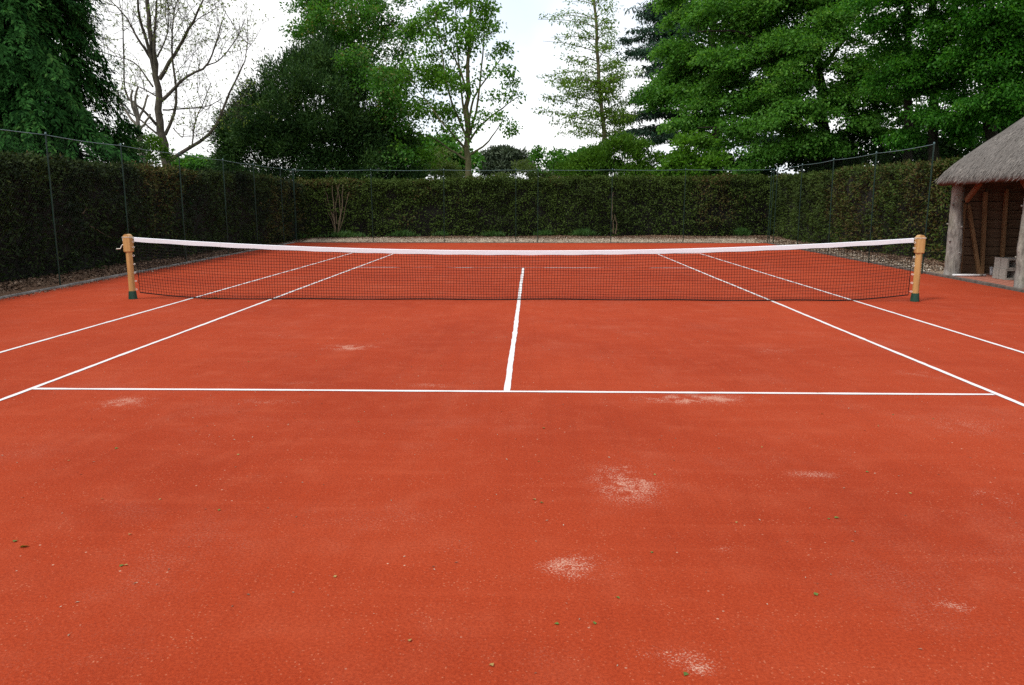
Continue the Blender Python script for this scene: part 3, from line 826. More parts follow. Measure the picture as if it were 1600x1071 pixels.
for a, h, r in zip(aL, hL, rad[::12]):
    s = b0 + np.array([0, 0, h + .3]); e = b0 + np.array([r * .9 * math.cos(a), r * .9 * math.sin(a), h]); T.limb([s, (s + e) / 2 + [0, 0, .2], e], .035, .01, 5, main=False, sides=3)
T.finish()

# --- bare tree with young leaves
Y0 = 24.0
b0 = foot(263, Y0, 300); b0 = on_y(264, 300, Y0); b0[2] = bz(b0[0], Y0) - .03
T = Tree('budding_tree', 'nearly bare deciduous tree with young pale leaves behind the left hedge', b0, M['bark_bare'])
Lm = []
Lm.append(T.limb([b0] + px([(260, 258), (248, 179), (243, 112), (234, 45), (228, -30), (226, -90)], Y0), .27, .05, 26))
for pts, r0 in (([(243, 120), (231, 70), (219, 36), (214, -10), (205, -70)], .12), ([(244, 112), (241, 60), (245, 0), (250, -60)], .11),
                ([(236, 92), (215, 60), (197, 27), (168, -4)], .09), ([(249, 124), (273, 85), (296, 45), (319, -4), (330, -40)], .12),
                ([(252, 158), (291, 121), (323, 103), (340, 58), (352, 20)], .10), ([(258, 211), (272, 182), (275, 139), (269, 90), (270, 36), (282, -20)], .10),
                ([(264, 252), (300, 229), (331, 206), (354, 157), (381, 99), (388, 60)], .13), ([(245, 196), (222, 170), (197, 148), (193, 81), (192, 36), (186, 0)], .08),
                ([(246, 210), (211, 182), (180, 165), (168, 150)], .06), ([(239, 136), (211, 99), (180, 88), (155, 80)], .05),
                ([(254, 172), (290, 170), (325, 166), (345, 155)], .05), ([(243, 150), (222, 138), (200, 130), (178, 124)], .04),
                ([(246, 90), (262, 50), (262, 0)], .05), ([(300, 229), (305, 190), (318, 160), (330, 130)], .04), ([(270, 200), (285, 215), (287, 200)], .03),
                ([(323, 103), (345, 92), (370, 60), (383, 30)], .04), ([(296, 45), (310, 30), (340, 12)], .03)):
    Lm.append(T.limb(px(pts, Y0, .5), r0 * .85, .016, 14, sides=6))
tips = T.twigs(Lm[1:], 2.2, 1.8, .016, 3, .3)
E_ = np.array([t[-1] for t in tips]); E_ = E_[rng.random(len(E_)) < .5]
T.leaves(E_, .09, 2, .11, .5, M['budleaf'], flat=1, droop=.5)
T.finish()
# pollarded stump and small bush in front of it
b1 = foot(228, 21.0)
T = Tree('pollarded_stump', 'lopped grey stump with short stubs between the cypress and bare tree', b1, M['bark_grey'])
T.limb([b1] + px([(222, 250), (216, 200), (212, 172), (208, 158)], 21), .16, .07, 12)
for pts in ([(214, 185), (205, 160), (207, 142)], [(215, 190), (224, 170), (231, 148)], [(214, 195), (200, 180), (188, 160), (184, 142)], [(216, 205), (228, 192), (235, 178)], [(213, 178), (212, 150), (216, 135)]):
    T.limb(px(pts, 21, .2), .06, .04, 6, sides=6)
T.finish()
def bush(name, label, specs, mat, per, spread, leaf, W=.55, psub=10, cat='shrub', flat=.7, droop=.1, group='shrubs behind the hedges', bark='bark_dark', tb=0.0, shell=.5, dens=1.0, stems=5, nup=.8):
    u, v, Y = specs[0][:3]; b = foot(u, Y)
    T = Tree(name, label, b, M[bark], cat, group)
    C = lobes(specs, psub, shell=shell, dens=dens); C = C[C[:, 2] > b[2] + .1]
    top = C[:, 2].max()
    for k in range(stems):
        e = C[rng.integers(len(C))]; T.limb([b + rng.normal(0, .12, 3) * [1, 1, 0], (b + e) / 2 + rng.normal(0, .2, 3), e], .06, .015, 8, sides=5)
    T.connect(C[::3], rmax=.03)
    T.leaves(C, spread, per, leaf, W, mat, flat=flat, droop=droop, center=np.array([b[0], b[1], (b[2] + top) / 2]), tb=tb, nup=nup)
    T.finish(); return T
bush('understory_bush', 'light green bush glowing behind the hedge below the bare tree', [(226, 232, 22, 26, 22), (240, 240, 22, 20, 18), (205, 225, 22.5, 24, 20)], M['shrub'], 26, .32, .12, dens=2.2)
bush('understory_bush', 'dark ivy green bush beside the cypress skirt', [(185, 215, 18, 24, 30), (205, 240, 18, 30, 18)], M['yewtree'], 26, .3, .11, dens=2.2)

# --- dark yew tree
Y0 = 29.0
b0 = foot(500, Y0)
T = Tree('yew_tree', 'broad very dark evergreen tree with ragged left edge behind the far corner', b0, M['bark_dark'])
sp = [(505, 175, 29, 85, 70), (440, 205, 29, 65, 60), (385, 225, 29.5, 48, 42), (352, 245, 29.5, 28, 28), (575, 205, 29, 55, 55), (545, 245, 28, 70, 35), (450, 250, 28, 60, 30),
      (425, 135, 29.5, 16, 55), (400, 170, 29.5, 16, 45), (380, 190, 29.5, 12, 45), (450, 110, 29.5, 16, 45), (352, 215, 29.5, 10, 40), (470, 115, 30, 40, 45), (530, 115, 30, 55, 45), (490, 95, 30.5, 16, 40), (515, 90, 30.5, 14, 40), (610, 235, 28.5, 45, 40), (362, 190, 30, 13, 26), (500, 270, 28, 80, 25), (590, 268, 28, 60, 25), (400, 265, 28.5, 60, 20), (430, 190, 28.5, 50, 50), (500, 220, 28, 70, 45), (545, 175, 29.5, 45, 50), (560, 215, 29.5, 50, 45), (480, 288, 27.5, 90, 16), (600, 286, 27.5, 60, 16), (545, 280, 28.5, 90, 22), (390, 282, 28, 60, 14)]
C = lobes(sp, 11, dens=1.2, sub=.5)
for u, v in ((440, 150), (500, 120), (560, 130), (380, 220), (610, 190), (480, 200), (540, 220)):
    T.limb([b0 + [0, 0, .2], (b0 + on_y(u, v + 60, 29)) / 2 + [0, 0, .5], on_y(u, v, 29)], .16, .03, 12, sides=6)
T.connect(C[::3], rmax=.05)
T.leaves(C, .50, 46, .20, .30, M['yewtree'], flat=1.1, droop=-.35, outw=.45, nup=.5, njit=.7, center=b0 + [0, 0, 3.5])
T.finish()

# --- taller mid green tree behind the yew
Y0 = 34.0
b0 = foot(555, Y0)
T = Tree('deciduous_tree', 'tall mid green tree with brownish flower tufts rising behind the dark yew', b0, M['bark_dark'])
sp = [(545, 60, 34, 75, 45), (495, 60, 32, 34, 50), (520, 20, 33, 45, 40), (570, 50, 32, 50, 45), (500, 25, 34, 40, 35), (590, 20, 34, 45, 40), (540, -30, 34, 70, 50), (500, 90, 34, 45, 30), (600, 95, 33.5, 45, 40), (625, 150, 33, 35, 45), (570, 120, 33, 50, 40), (485, 5, 34, 25, 25), (625, 60, 34, 25, 30), (600, 135, 27.5, 40, 35), (615, 180, 27.5, 35, 35), (560, 105, 28, 40, 30), (620, 225, 27.5, 32, 30)]
C = lobes(sp, 8, dens=1.25, sub=.5, shell=.3)
tr = T.limb([b0] + px([(556, 150), (552, 70), (548, 0), (545, -60)], Y0), .3, .06, 18)
for pts in ([(555, 130), (520, 90), (490, 40), (480, 0)], [(554, 110), (590, 70), (615, 30)], [(552, 60), (575, 20), (595, -20)], [(552, 80), (525, 40), (510, 0)], [(556, 150), (600, 120), (630, 90)]):
    T.limb(px(pts, Y0, .6), .11, .03, 10, sides=6)
T.connect(C[::2], rmax=.05)
T.leaves(C, .52, 32, .165, .6, M['holly'], flat=.75, droop=.2, center=b0 + [0, 0, 8], tj=.20, tb=.08)
T.finish()

# --- fresh light green tree with ascending limbs
Y0 = 29.5
b0 = foot(733, Y0)
T = Tree('lime_tree', 'fresh light green tree with open crown and slender ascending limbs', b0, M['bark_green'])
tr = T.limb([b0] + px([(731, 262), (730, 225), (731, 150), (733, 70), (735, 0), (737, -60)], Y0), .24, .04, 20)
for pts in ([(729, 215), (712, 175), (700, 140), (690, 80), (680, 20)], [(730, 205), (722, 150), (716, 90), (712, 20), (708, -40)], [(732, 215), (745, 170), (752, 110), (758, 40), (762, -20)], [(732, 190), (742, 150), (770, 110), (790, 80)],
            [(729, 250), (700, 232), (675, 215), (640, 205)], [(730, 245), (760, 225), (785, 190)], [(729, 235), (690, 190), (660, 150), (640, 120)], [(731, 150), (715, 100), (690, 60), (665, 40)], [(731, 225), (752, 195), (790, 165), (812, 150)]):
    T.limb(px(pts, Y0, .45), .075, .018, 12, sides=5)
sp = [(645, 150, 30, 40, 50), (640, 220, 29.5, 40, 40), (665, 100, 30, 40, 40), (690, 50, 29.5, 40, 45), (720, 20, 29.5, 50, 40), (760, 40, 29, 36, 40), (700, 120, 29, 45, 40), (690, 185, 29, 45, 30), (645, 255, 29, 45, 22), (745, -30, 29.5, 60, 30), (660, 45, 30, 18, 25)]
sp2 = [(765, 110, 29, 38, 34), (750, 165, 29, 45, 28), (780, 160, 29, 30, 28), (735, 80, 29, 30, 40), (790, 190, 29, 22, 20), (800, 120, 29.5, 14, 16), (730, 200, 28.7, 40, 20), (790, 75, 29.3, 12, 20), (690, 30, 30, 40, 40), (625, 200, 28.5, 30, 60), (655, 120, 28.5, 30, 60)]
C1 = lobes(sp, 7, dens=1.25, sub=.5, shell=.25); C2 = lobes(sp2, 5, dens=.85, sub=.45, shell=.25); C = np.concatenate([C1, C2])
T.connect(C, rmax=.025, rmin=.006, up=1.0)
T.leaves(C1, .50, 20, .17, .66, M['lime'], flat=.7, droop=.4, name='crown', tb=-.08)
T.leaves(C2, .42, 11, .17, .66, M['lime'], flat=.7, droop=.4, name='crown', tb=-.05)
T.finish()

# --- slender larch with sparse tiers
Y0 = 31.0
b0 = foot(948, Y0)
T = Tree('larch_tree', 'slender sparse pale green larch with bare upper stem between two leafy trees', b0, M['bark_green'])
tr = T.limb([b0] + px([(946, 235), (938, 157), (934, 75), (929, 0), (925, -50)], Y0), .17, .06, 22)
tips = []
for (v, l, r_, dens) in ((215, 95, 40, 1.2), (195, 120, 45, 1.4), (178, 110, 50, 1.5), (160, 118, 46, 1.5), (145, 95, 40, 1.4), (130, 110, 50, 1.3), (115, 90, 45, 1.2), (95, 50, 30, .25), (80, 85, 35, .7), (62, 90, 30, .6), (45, 85, 35, .5), (28, 75, 30, .4), (10, 60, 30, .3), (-10, 50, 30, .3), (185, 50, 80, .9), (135, 40, 70, .9)):
    for sgn, L_ in ((-1, l), (1, r_), (-1, l * .7), (1, r_ * .8)):
        u0 = float(np.interp(v, [0, 75, 157, 235], [929, 934, 938, 946])); dyy = rng.normal(0, 1.6)
        e = on_y(u0 + sgn * L_ * rng.uniform(.6, 1.1), v + rng.uniform(-34, 4), Y0 + dyy); a = on_y(u0, v + rng.uniform(-4, 4), Y0)
        P = T.limb([a, (a + e) / 2 + [0, 0, .15 - .02], e], .028, .007, 10, main=False, sides=4)
        m = int(10 * dens); k = rng.beta(1.6, 1.1, m) * 9; tips.append(np.array([P[int(q)] for q in k]) + rng.normal(0, .18, (m, 3)) * [1, 1, .35])
C = np.concatenate(tips)
T.connect(C[::2], rmax=.012, rmin=.005)
T.leaves(C, .42, 19, .16, .42, M['larch'], flat=.45, droop=.3, tb=.08)
T.finish()

# --- cedar behind the big maple
Y0 = 38.0
b0 = foot(1120, Y0)
T = Tree('cedar_tree', 'dark cedar with flat drooping tiers behind the bright maple', b0, M['bark_dark'])
T.limb([b0] + px([(1118, 150), (1115, 50), (1112, -60)], Y0), .45, .15, 18)
Cc = []
for (v, l) in ((-20, 90), (5, 116), (22, 122), (45, 132), (62, 150), (75, 150), (95, 128), (125, 115), (150, 135), (175, 160), (200, 165), (215, 150)):
    for j in range(7):
        sgn = -1 if j < 4 else 1; L_ = l * rng.uniform(.55, 1.05); dyy = rng.normal(0, 2.2); vv = v + rng.uniform(-8, 8)
        a = on_y(1115, vv + 14, Y0); e = on_y(1115 + sgn * L_, vv + 6 + rng.uniform(-4, 16), Y0 + dyy)
        P = T.limb([a, on_y(1115 + sgn * L_ * .55, vv - 2, Y0 + dyy * .5), e], .07, .012, 14, main=False, sides=4)
        m = 26; k = 3 + rng.beta(1.5, 1, m) * 10.4; idx = k.astype(int); Cc.append(P[np.minimum(idx, 13)] + rng.normal(0, .30, (m, 3)) * [1.2, 1.2, .25] + [0, 0, .04])
C = np.concatenate(Cc)
T.leaves(C, .36, 20, .30, .24, M['cedar'], flat=.3, droop=.7)
T.finish()

# --- big maple on the right
Y0 = 28.0
b0 = foot(1292, Y0)
T = Tree('maple_tree', 'huge bright green maple spreading low over the far right hedge', b0, M['bark_dark'])
sp = [(1085, 60, 30, 60, 50), (1055, 135, 30, 62, 42), (1030, 150, 30.5, 45, 30), (1150, 60, 29, 85, 65), (1240, 40, 28, 95, 65), (1180, 140, 28, 95, 55), (1280, 120, 27, 85, 55), (1330, 30, 28, 85, 60), (1385, 110, 27.5, 70, 55),
      (1120, 205, 28, 55, 28), (1210, 215, 26.5, 80, 34), (1310, 210, 26.5, 70, 34), (1390, 185, 27, 55, 38), (1200, -40, 28.5, 110, 50), (1350, -50, 28, 110, 50), (1075, 185, 28.5, 45, 25), (1180, 250, 27, 60, 16), (1060, 10, 30, 30, 25), (1250, 180, 26, 60, 25), (1130, 110, 27.5, 60, 30), (1340, 150, 26, 50, 30)]
C = lobes(sp, 10, dens=.9, sub=.5, shell=.45)
for pts in ([(1292, 260), (1285, 150), (1275, 50), (1270, -60)],): T.limb([b0] + px(pts, Y0), .42, .12, 18, sides=10)
for pts in ([(1290, 235), (1230, 205), (1160, 200), (1090, 200)], [(1288, 200), (1220, 150), (1150, 130), (1060, 140)], [(1286, 170), (1330, 120), (1390, 90)], [(1284, 140), (1220, 80), (1150, 50), (1090, 50)], [(1282, 110), (1330, 50), (1370, 0)], [(1290, 225), (1340, 200), (1400, 180)], [(1280, 90), (1240, 30), (1210, -20)], [(1290, 245), (1240, 235), (1190, 245)]):
    T.limb(px(pts, Y0, .7), .15, .03, 14, sides=6)
T.connect(C[::2], rmax=.05, up=.3)
T.leaves(C, .72, 82, .138, .70, M['maple'], flat=.42, droop=.45, outw=.5, center=b0 + [0, 0, 6], tb=.14)
T.finish()

# --- three darker beeches with visible trunks on the right
def beech(label, ut, Y0, sp, r):
    b = foot(ut, Y0)
    T = Tree('beech_tree', label, b, M['bark_dark'])
    T.limb([b] + px([(ut, 230), (ut + 2, 150), (ut + 1, 50), (ut + 3, -60)], Y0), r, r * .5, 18, sides=10)
    C = lobes([(a_, b2, c_ - 1.3, d_, e_) for a_, b2, c_, d_, e_ in sp], 10, dens=1.05, sub=.5, shell=.3)
    for s_ in sp[::2]:
        e = on_y(s_[0], s_[1], s_[2]); a = on_y(ut, s_[1] + 45, Y0); T.limb([a, (a + e) / 2 + [0, 0, .25], e], .10, .02, 10, sides=6)
    T.connect(C[::2], rmax=.05, up=.3)
    T.leaves(C, .66, 60, .125, .66, M['beech'], flat=.42, droop=.4, outw=.5, center=b + [0, 0, 7], tj=.22, tb=.12)
    T.finish()
beech('dark green beech with straight trunk standing beside the big maple', 1417, 24, [(1420, 60, 24, 60, 50), (1440, 130, 24, 60, 35), (1400, 10, 24, 60, 40), (1450, 175, 23.5, 45, 20), (1430, -40, 24, 70, 40), (1415, 215, 25, 30, 14)], .24)
beech('dark green beech with straight trunk, the middle one behind the right hedge', 1457, 23, [(1500, 40, 23, 65, 50), (1490, 110, 23, 60, 38), (1480, 180, 23, 45, 20), (1520, 150, 22.5, 50, 28), (1480, -30, 23, 80, 40), (1500, 205, 23.5, 30, 14)], .27)
beech('dark green beech with straight trunk directly behind the thatched roof', 1545, 21, [(1570, 30, 21, 75, 55), (1580, 105, 21, 60, 42), (1555, 165, 21, 50, 25), (1640, 60, 20.5, 80, 80), (1570, -40, 21, 90, 40), (1640, 150, 20, 60, 40), (1530, 90, 21, 40, 40)], .30)

# --- shrubs and far trees above the hedge line
bush('yew_shrub', 'bright green domed shrub under the larch above the far hedge', [(970, 250, 26.5, 58, 30), (930, 258, 26.5, 45, 22), (1005, 255, 26.5, 36, 24), (975, 225, 26.5, 36, 14), (960, 275, 26.2, 80, 18), (900, 272, 26.2, 40, 14)], M['shrub'], 34, .36, .16, dens=2.4, W=.35, droop=-.3, nup=.5, tb=-.12)
bush('hazel_bush', 'loose bright green bush between domed shrub and pale bush', [(865, 255, 27.5, 40, 20), (850, 243, 27.5, 22, 10), (885, 268, 27.5, 40, 14)], M['maple'], 13, .35, .16, dens=.9, W=.6)
bush('pale_bush', 'pale yellow green low bush before the distant pine', [(825, 268, 33, 42, 16), (850, 270, 33, 40, 14), (760, 276, 33, 50, 12), (870, 276, 33, 40, 10)], M['paleshrub'], 26, .35, .15, dens=2.0)
bush('pale_bush', 'pale green bush at the foot of the light green tree', [(672, 258, 33, 45, 24), (705, 262, 33, 34, 18), (640, 262, 33, 34, 20)], M['paleshrub'], 26, .38, .16, dens=1.6, tb=-.1)
bush('elder_bush', 'fresh green bush below the low branches of the maple', [(1085, 240, 25.5, 48, 30), (1060, 262, 25.5, 36, 20), (1110, 262, 25.5, 36, 22), (1085, 275, 25.3, 60, 16)], M['lime'], 30, .38, .18, dens=2.2, W=.6, tb=-.15)
bush('cedar_sapling', 'small dark cedar bush beside the domed shrub', [(985, 218, 29, 26, 12), (965, 224, 29, 18, 9)], M['cedar'], 28, .33, .18, W=.22, dens=3.0)
b = foot(790, 75)
T = Tree('pine_tree', 'distant grey green pine with flat top beyond the far hedge', b, M['bark_dark'])
sp = [(800, 243, 75, 20, 9), (775, 248, 75, 18, 10), (790, 262, 75, 26, 10), (765, 262, 75, 14, 8), (812, 256, 75, 12, 8), (788, 238, 75, 14, 6)]
T.limb([b] + px([(788, 272), (789, 255), (792, 240)], 75), .3, .12, 10)
C = lobes(sp, 8, nsub=10); T.connect(C[::2], rmax=.1); T.leaves(C, .8, 26, .45, .3, M['pine'], flat=.5, droop=-.1); T.finish()
for lab, sp in (('broad green tree far away below the light green tree', [(680, 240, 60, 40, 26), (710, 250, 60, 34, 20)]), ('distant dark tree filling the gap under the larch', [(905, 262, 58, 30, 14), (925, 255, 58, 30, 16)]),
                ('distant tree low behind the dark yew corner', [(340, 268, 60, 40, 14), (310, 262, 60, 30, 12)])):
    b = foot(sp[0][0], sp[0][2]); T = Tree('distant_tree', lab, b, M['bark_dark']); T.limb([b, on_y(sp[0][0], sp[0][1], sp[0][2])], .25, .1, 6)
    C = lobes(sp, 9, nsub=24); T.connect(C[::4], rmax=.1); T.leaves(C, .9, 24, .38, .6, M['holly'], flat=.6); T.finish()
for lab, sp in (('dark understory bush behind the right hedge under the maple', [(1200, 262, 30, 60, 24), (1260, 258, 30, 60, 26), (1140, 268, 30, 60, 18), (1310, 255, 30, 50, 26)]),
                ('dark understory bush behind the right hedge among the beech trunks', [(1350, 235, 28, 60, 34), (1430, 225, 28, 60, 42), (1500, 215, 28, 60, 46), (1390, 250, 27, 60, 22), (1460, 245, 27, 50, 22), (1330, 252, 27.5, 50, 20)]),
                ('dark evergreen mass behind the thatched roof', [(1560, 200, 26, 60, 60), (1600, 150, 26, 60, 70), (1640, 180, 25, 60, 70)])):
    bush('understory_bush', lab, sp, M['yewtree'], 30, .55, .22, dens=1.3, psub=9, tb=.05)

# ------------------------------------------------------------------ thatched shelter
SX0, SX1, SY0, SY1 = 8.84, 12.55, -2.4, 4.93      # roof plan
shelter = tag(empty('thatched_shelter', (10.7, 1.2, 0)), 'open fronted log shelter with grey thatched roof beside the court', 'shelter')
def rrect(inset, rc, n=10):
    x0, x1, y0, y1 = SX0 + inset, SX1 - inset, SY0 + inset, SY1 - inset; rc = max(.03, min(rc, (x1 - x0) / 2 - .01))
    P = []
    for cx, cy, a0 in ((x1 - rc, y1 - rc, 0), (x0 + rc, y1 - rc, 90), (x0 + rc, y0 + rc, 180), (x1 - rc, y0 + rc, 270)):
        for k in range(n + 1):
            a = math.radians(a0 + 90 * k / n); P.append((cx + rc * math.cos(a), cy + rc * math.sin(a)))
    out = []; P.append(P[0])                       # even spacing along straight sides
    for a, b_ in zip(P[:-1], P[1:]):
        L = math.dist(a, b_); m = max(1, int(L / .25)) if L > .3 else 1
        mm = 14 if L > .3 else 1
        for q in range(mm): out.append((a[0] + (b_[0] - a[0]) * q / mm, a[1] + (b_[1] - a[1]) * q / mm))
    return np.array(out)
prof = [(.34, 2.06), (.20, 1.99), (.08, 1.955), (.02, 1.975), (.0, 2.03), (.03, 2.12), (.10, 2.225), (.22, 2.36), (.4, 2.545), (.65, 2.79), (.9, 3.02), (1.15, 3.25), (1.4, 3.47), (1.6, 3.63), (1.72, 3.70), (1.775, 3.72)]
rings = []
for ins, z in prof:
    R2 = rrect(ins, .75 - ins * .35 if ins < 1.5 else .1); rings.append(np.column_stack([R2, np.full(len(R2), z)]))
m_n = min(len(r) for r in rings); rings = [r[:m_n] for r in rings]
V = np.concatenate(rings); w = (vnoise(V, 2.2, 51) - .5) * .06 + (vnoise(V, 7, 52) - .5) * .03; V[:, 2] += w; V[:, 0] += w * .5
I = []
for i in range(len(rings) - 1):
    for j in range(m_n): I.append((i * m_n + j, i * m_n + (j + 1) % m_n, (i + 1) * m_n + (j + 1) % m_n, (i + 1) * m_n + j))
roof = link('roof', mesh_np('roof', V, I, True), M['thatch'], shelter)
# loose straw ends lying down the slope
n_ = 26000; dpt = rng.uniform(.0, 1.5, n_) ** 1.0
pr = np.array(prof[4:]); zc = np.interp(dpt, pr[:, 0], pr[:, 1])
per_ = rng.random(n_)
cl = np.empty((n_, 3)); dn = np.empty((n_, 3))
for k in range(n_):
    ins = dpt[k]; lx, ly = SX1 - SX0 - 2 * ins, SY1 - SY0 - 2 * ins; t = per_[k] * (lx + ly)
    side_ = rng.random() < .5
    if t < ly: x = SX0 + ins if side_ or True else SX1 - ins; y = SY0 + ins + t; o = (-1, 0)
    else: x = SX0 + ins + (t - ly); y = (SY1 - ins) if side_ else (SY0 + ins); o = (0, 1 if side_ else -1)
    # soften the corner
    cl[k] = (x, y, zc[k]); dn[k] = (o[0], o[1], -.88)
nrmv = np.column_stack([-dn[:, 2] * dn[:, 0], -dn[:, 2] * dn[:, 1], np.full(n_, 1.0)])
corner = np.minimum(np.abs(cl[:, 1] - SY1), np.abs(cl[:, 1] - SY0)) + np.abs(cl[:, 0] - SX0)
ok = corner > 2 * dpt + .55
cl, dn, nrmv = cl[ok], dn[ok], nrmv[ok]; n_ = len(cl)
leaf_mesh('straw', cl + unit(nrmv) * rng.uniform(-.025, .008, (n_, 1)), dn + rng.normal(0, .07, (n_, 3)), nrmv + rng.normal(0, .3, (n_, 3)), rng.uniform(.05, .16, n_), .012, np.clip(rng.beta(2, 2.6, n_), 0, 1),
          leaf_mat('straw_ends', (.075, .069, .065), (.185, .172, .158), 0, .9, (.32, .295, .265)), roof)['kind'] = 'stuff'
# log posts
def log_post(x, y, r, h=2.02, seed=0):
    r_ = np.random.default_rng(seed); n, k = 34, 18; V = []
    for i in range(n):
        z = -.05 + (h + .05) * i / (n - 1); rr = r * (1.15 - .35 * i / n)
        for j in range(k):
            a = 2 * math.pi * j / k; V.append((rr * math.cos(a), rr * math.sin(a), z))
    V = np.array(V); nn = vnoise(V * [1, 1, .6], 9, 60 + seed) - .5 + (vnoise(V, 24, 61 + seed) - .5) * .6
    V[:, :2] *= (1 + nn * .20)[:, None]; V[:, 0] += .02 * np.sin(V[:, 2] * 2.1 + seed); 
    I = [(i * k + j, i * k + (j + 1) % k, (i + 1) * k + (j + 1) % k, (i + 1) * k + j) for i in range(n - 1) for j in range(k)]
    o = link('log_post', mesh_np('log_post', V + [x, y, 0], I, False), M['log'], shelter)
    for q in range(5):
        z = r_.uniform(.3, 1.8); a = r_.uniform(2.5, 5.2); rr = r * 1.02
        kb = MB(); c = np.array([x + rr * math.cos(a), y + rr * math.sin(a), z]); d = np.array([math.cos(a), math.sin(a), .25])
        kb.tube([c - d * .03, c + d * .012, c + d * .03], [.024, .018, .008], 8); kb.build('knot', M['log'], o, smooth=True)
    return o
log_post(9.32, 4.34, .145, seed=1); log_post(9.36, 1.85, .155, seed=2); log_post(9.42, -1.6, .13, seed=3)
log_post(12.1, -1.7, .12, seed=5)
m_ = MB(); m_.bar((9.42, -2.0, 2.06), (9.42, 4.6, 2.06), .12, .14); m_.build('eave_beam', M['plank'], shelter, bevel=.01)
m_ = MB(); m_.bar((9.3, 4.48, 2.06), (12.2, 4.48, 2.06), .10, .14); m_.build('end_beam', M['plank'], shelter, bevel=.01)
for a, b_ in (((9.42, 4.20, 1.62), (9.42, 3.72, 2.00)), ((9.42, 1.86, 1.62), (9.42, 2.34, 2.00)), ((9.42, 1.58, 1.62), (9.42, 1.10, 2.00))):
    m_ = MB(); m_.bar(a, b_, .07, .10); m_.build('brace', M['brace'], shelter, bevel=.006)
# board walls: far end and back
def board_wall(name, a, b_, h0, h1, nrm):
    a = np.array(a, float); b_ = np.array(b_, float); L = np.linalg.norm(b_ - a); d = (b_ - a) / L; rz = math.atan2(d[1], d[0])
    c = (a + b_) / 2
    m_ = MB(); m_.box((c[0] - nrm[0] * .03, c[1] - nrm[1] * .03, (h0 + h1) / 2), (L, .012, h1 - h0), rz); w_ = m_.build(name, M['hedge_core'], shelter)
    n = int((h1 - h0) / .19)
    for i in range(n):
        z = h0 + (i + .5) * (h1 - h0) / n
        m_ = MB(); m_.box((0, 0, 0), (L, .022, (h1 - h0) / n - .010), 0)
        o = m_.build('plank', M['plank'], w_, bevel=.003, loc=(0, 0, 0))
        o.location = (c[0] - shelter.location[0] - w_.location[0] - shelter.location[0] * 0, 0, 0)
        off = np.array(w_.location) + np.array(shelter.location)
        o.location = (c[0] - off[0] + random.gauss(0, .01), c[1] - off[1] + random.gauss(0, .003), z - off[2]); o.rotation_euler = (random.gauss(0, .02), random.gauss(0, .002), rz)
    return w_
board_wall('end_wall', (9.55, 4.72), (12.2, 4.72), .03, 2.2, (0, -1))
board_wall('back_wall', (12.25, -1.9), (12.25, 4.66), .03, 2.2, (-1, 0))
for (u0, v0, u1, v1) in ((1499, 429, 1506, 318), (1530, 429, 1513, 320), (1534, 428, 1540, 300), (1565, 420, 1573, 296), (1600, 428, 1606, 296)):
    a = on_y(u0, v0, 4.60); b_ = on_y(u1, v1, 4.60); a[2] = .03
    m_ = MB(); m_.bar(a, b_, .065, .08); m_.build('stud', M['stud'], shelter, bevel=.004)
# brick floor
m_ = MB(); m_.box((10.75, 1.2, .003), (3.2, 7.2, .03)); floor = m_.build('brick_floor', M['mortar'], shelter)
bm_ = MB(); bm_.box((0, 0, 0), (.205, .098, .03)); bme = None; cnt = 0
for i in range(14):
    for j in range(40):
        x = 9.26 + .214 * i + (.107 if j % 2 else 0); y = 4.60 - .107 * j
        if cnt >= 290 or x > 10.9: continue
        if bme is None:
            o = bm_.build('brick', M['brick'], floor, bevel=.004, loc=(0, 0, 0)); bme = o.data
        else: o = link('brick', bme, None, floor, loc=(0, 0, 0))
        off = np.array(floor.location) + np.array(shelter.location)
        o.location = (x - off[0], y - off[1], .008 + random.gauss(0, .0015) - off[2]); o.rotation_euler = (random.gauss(0, .008), random.gauss(0, .008), random.gauss(0, .01)); cnt += 1
# concrete blocks, hollow towards the camera side
def block_mesh():
    m_ = MB(); X, Y, Z, t = .44, .215, .215, .035
    for x in (-X / 2 + t / 2, 0, X / 2 - t / 2): m_.box((x, 0, 0), (t, Y, Z - 2 * t))
    for z in (-Z / 2 + t / 2, Z / 2 - t / 2): m_.box((0, 0, z), (X, Y, t))
    me = bpy.data.meshes.new('concrete_block'); me.from_pydata(m_.v, [], m_.f); me.update(); me.materials.append(M['block']); return me
bme2 = block_mesh()
where = {(0, 0): 'lower front', (0, 1): 'lower rear', (1, 0): 'upper front', (1, 1): 'upper rear'}
labs = {(0, 0): 'hollow grey concrete block at the bottom of the pile beside the log post', (0, 1): 'grey concrete block at the bottom of the pile, against the pipe side',
        (1, 0): 'hollow grey concrete block on top of the pile beside the log post', (1, 1): 'grey concrete block on top of the pile, towards the board wall'}
for lev in (0, 1):
    for q in (0, 1):
        o = link('concrete_block', bme2, None, None, loc=(10.10 + random.gauss(0, .008), 3.42 + q * .222, .027 + .1075 + lev * .2165)); o.rotation_euler.z = random.gauss(0, .015)
        tag(o, labs[(lev, q)], 'block', 'concrete blocks in the shelter')
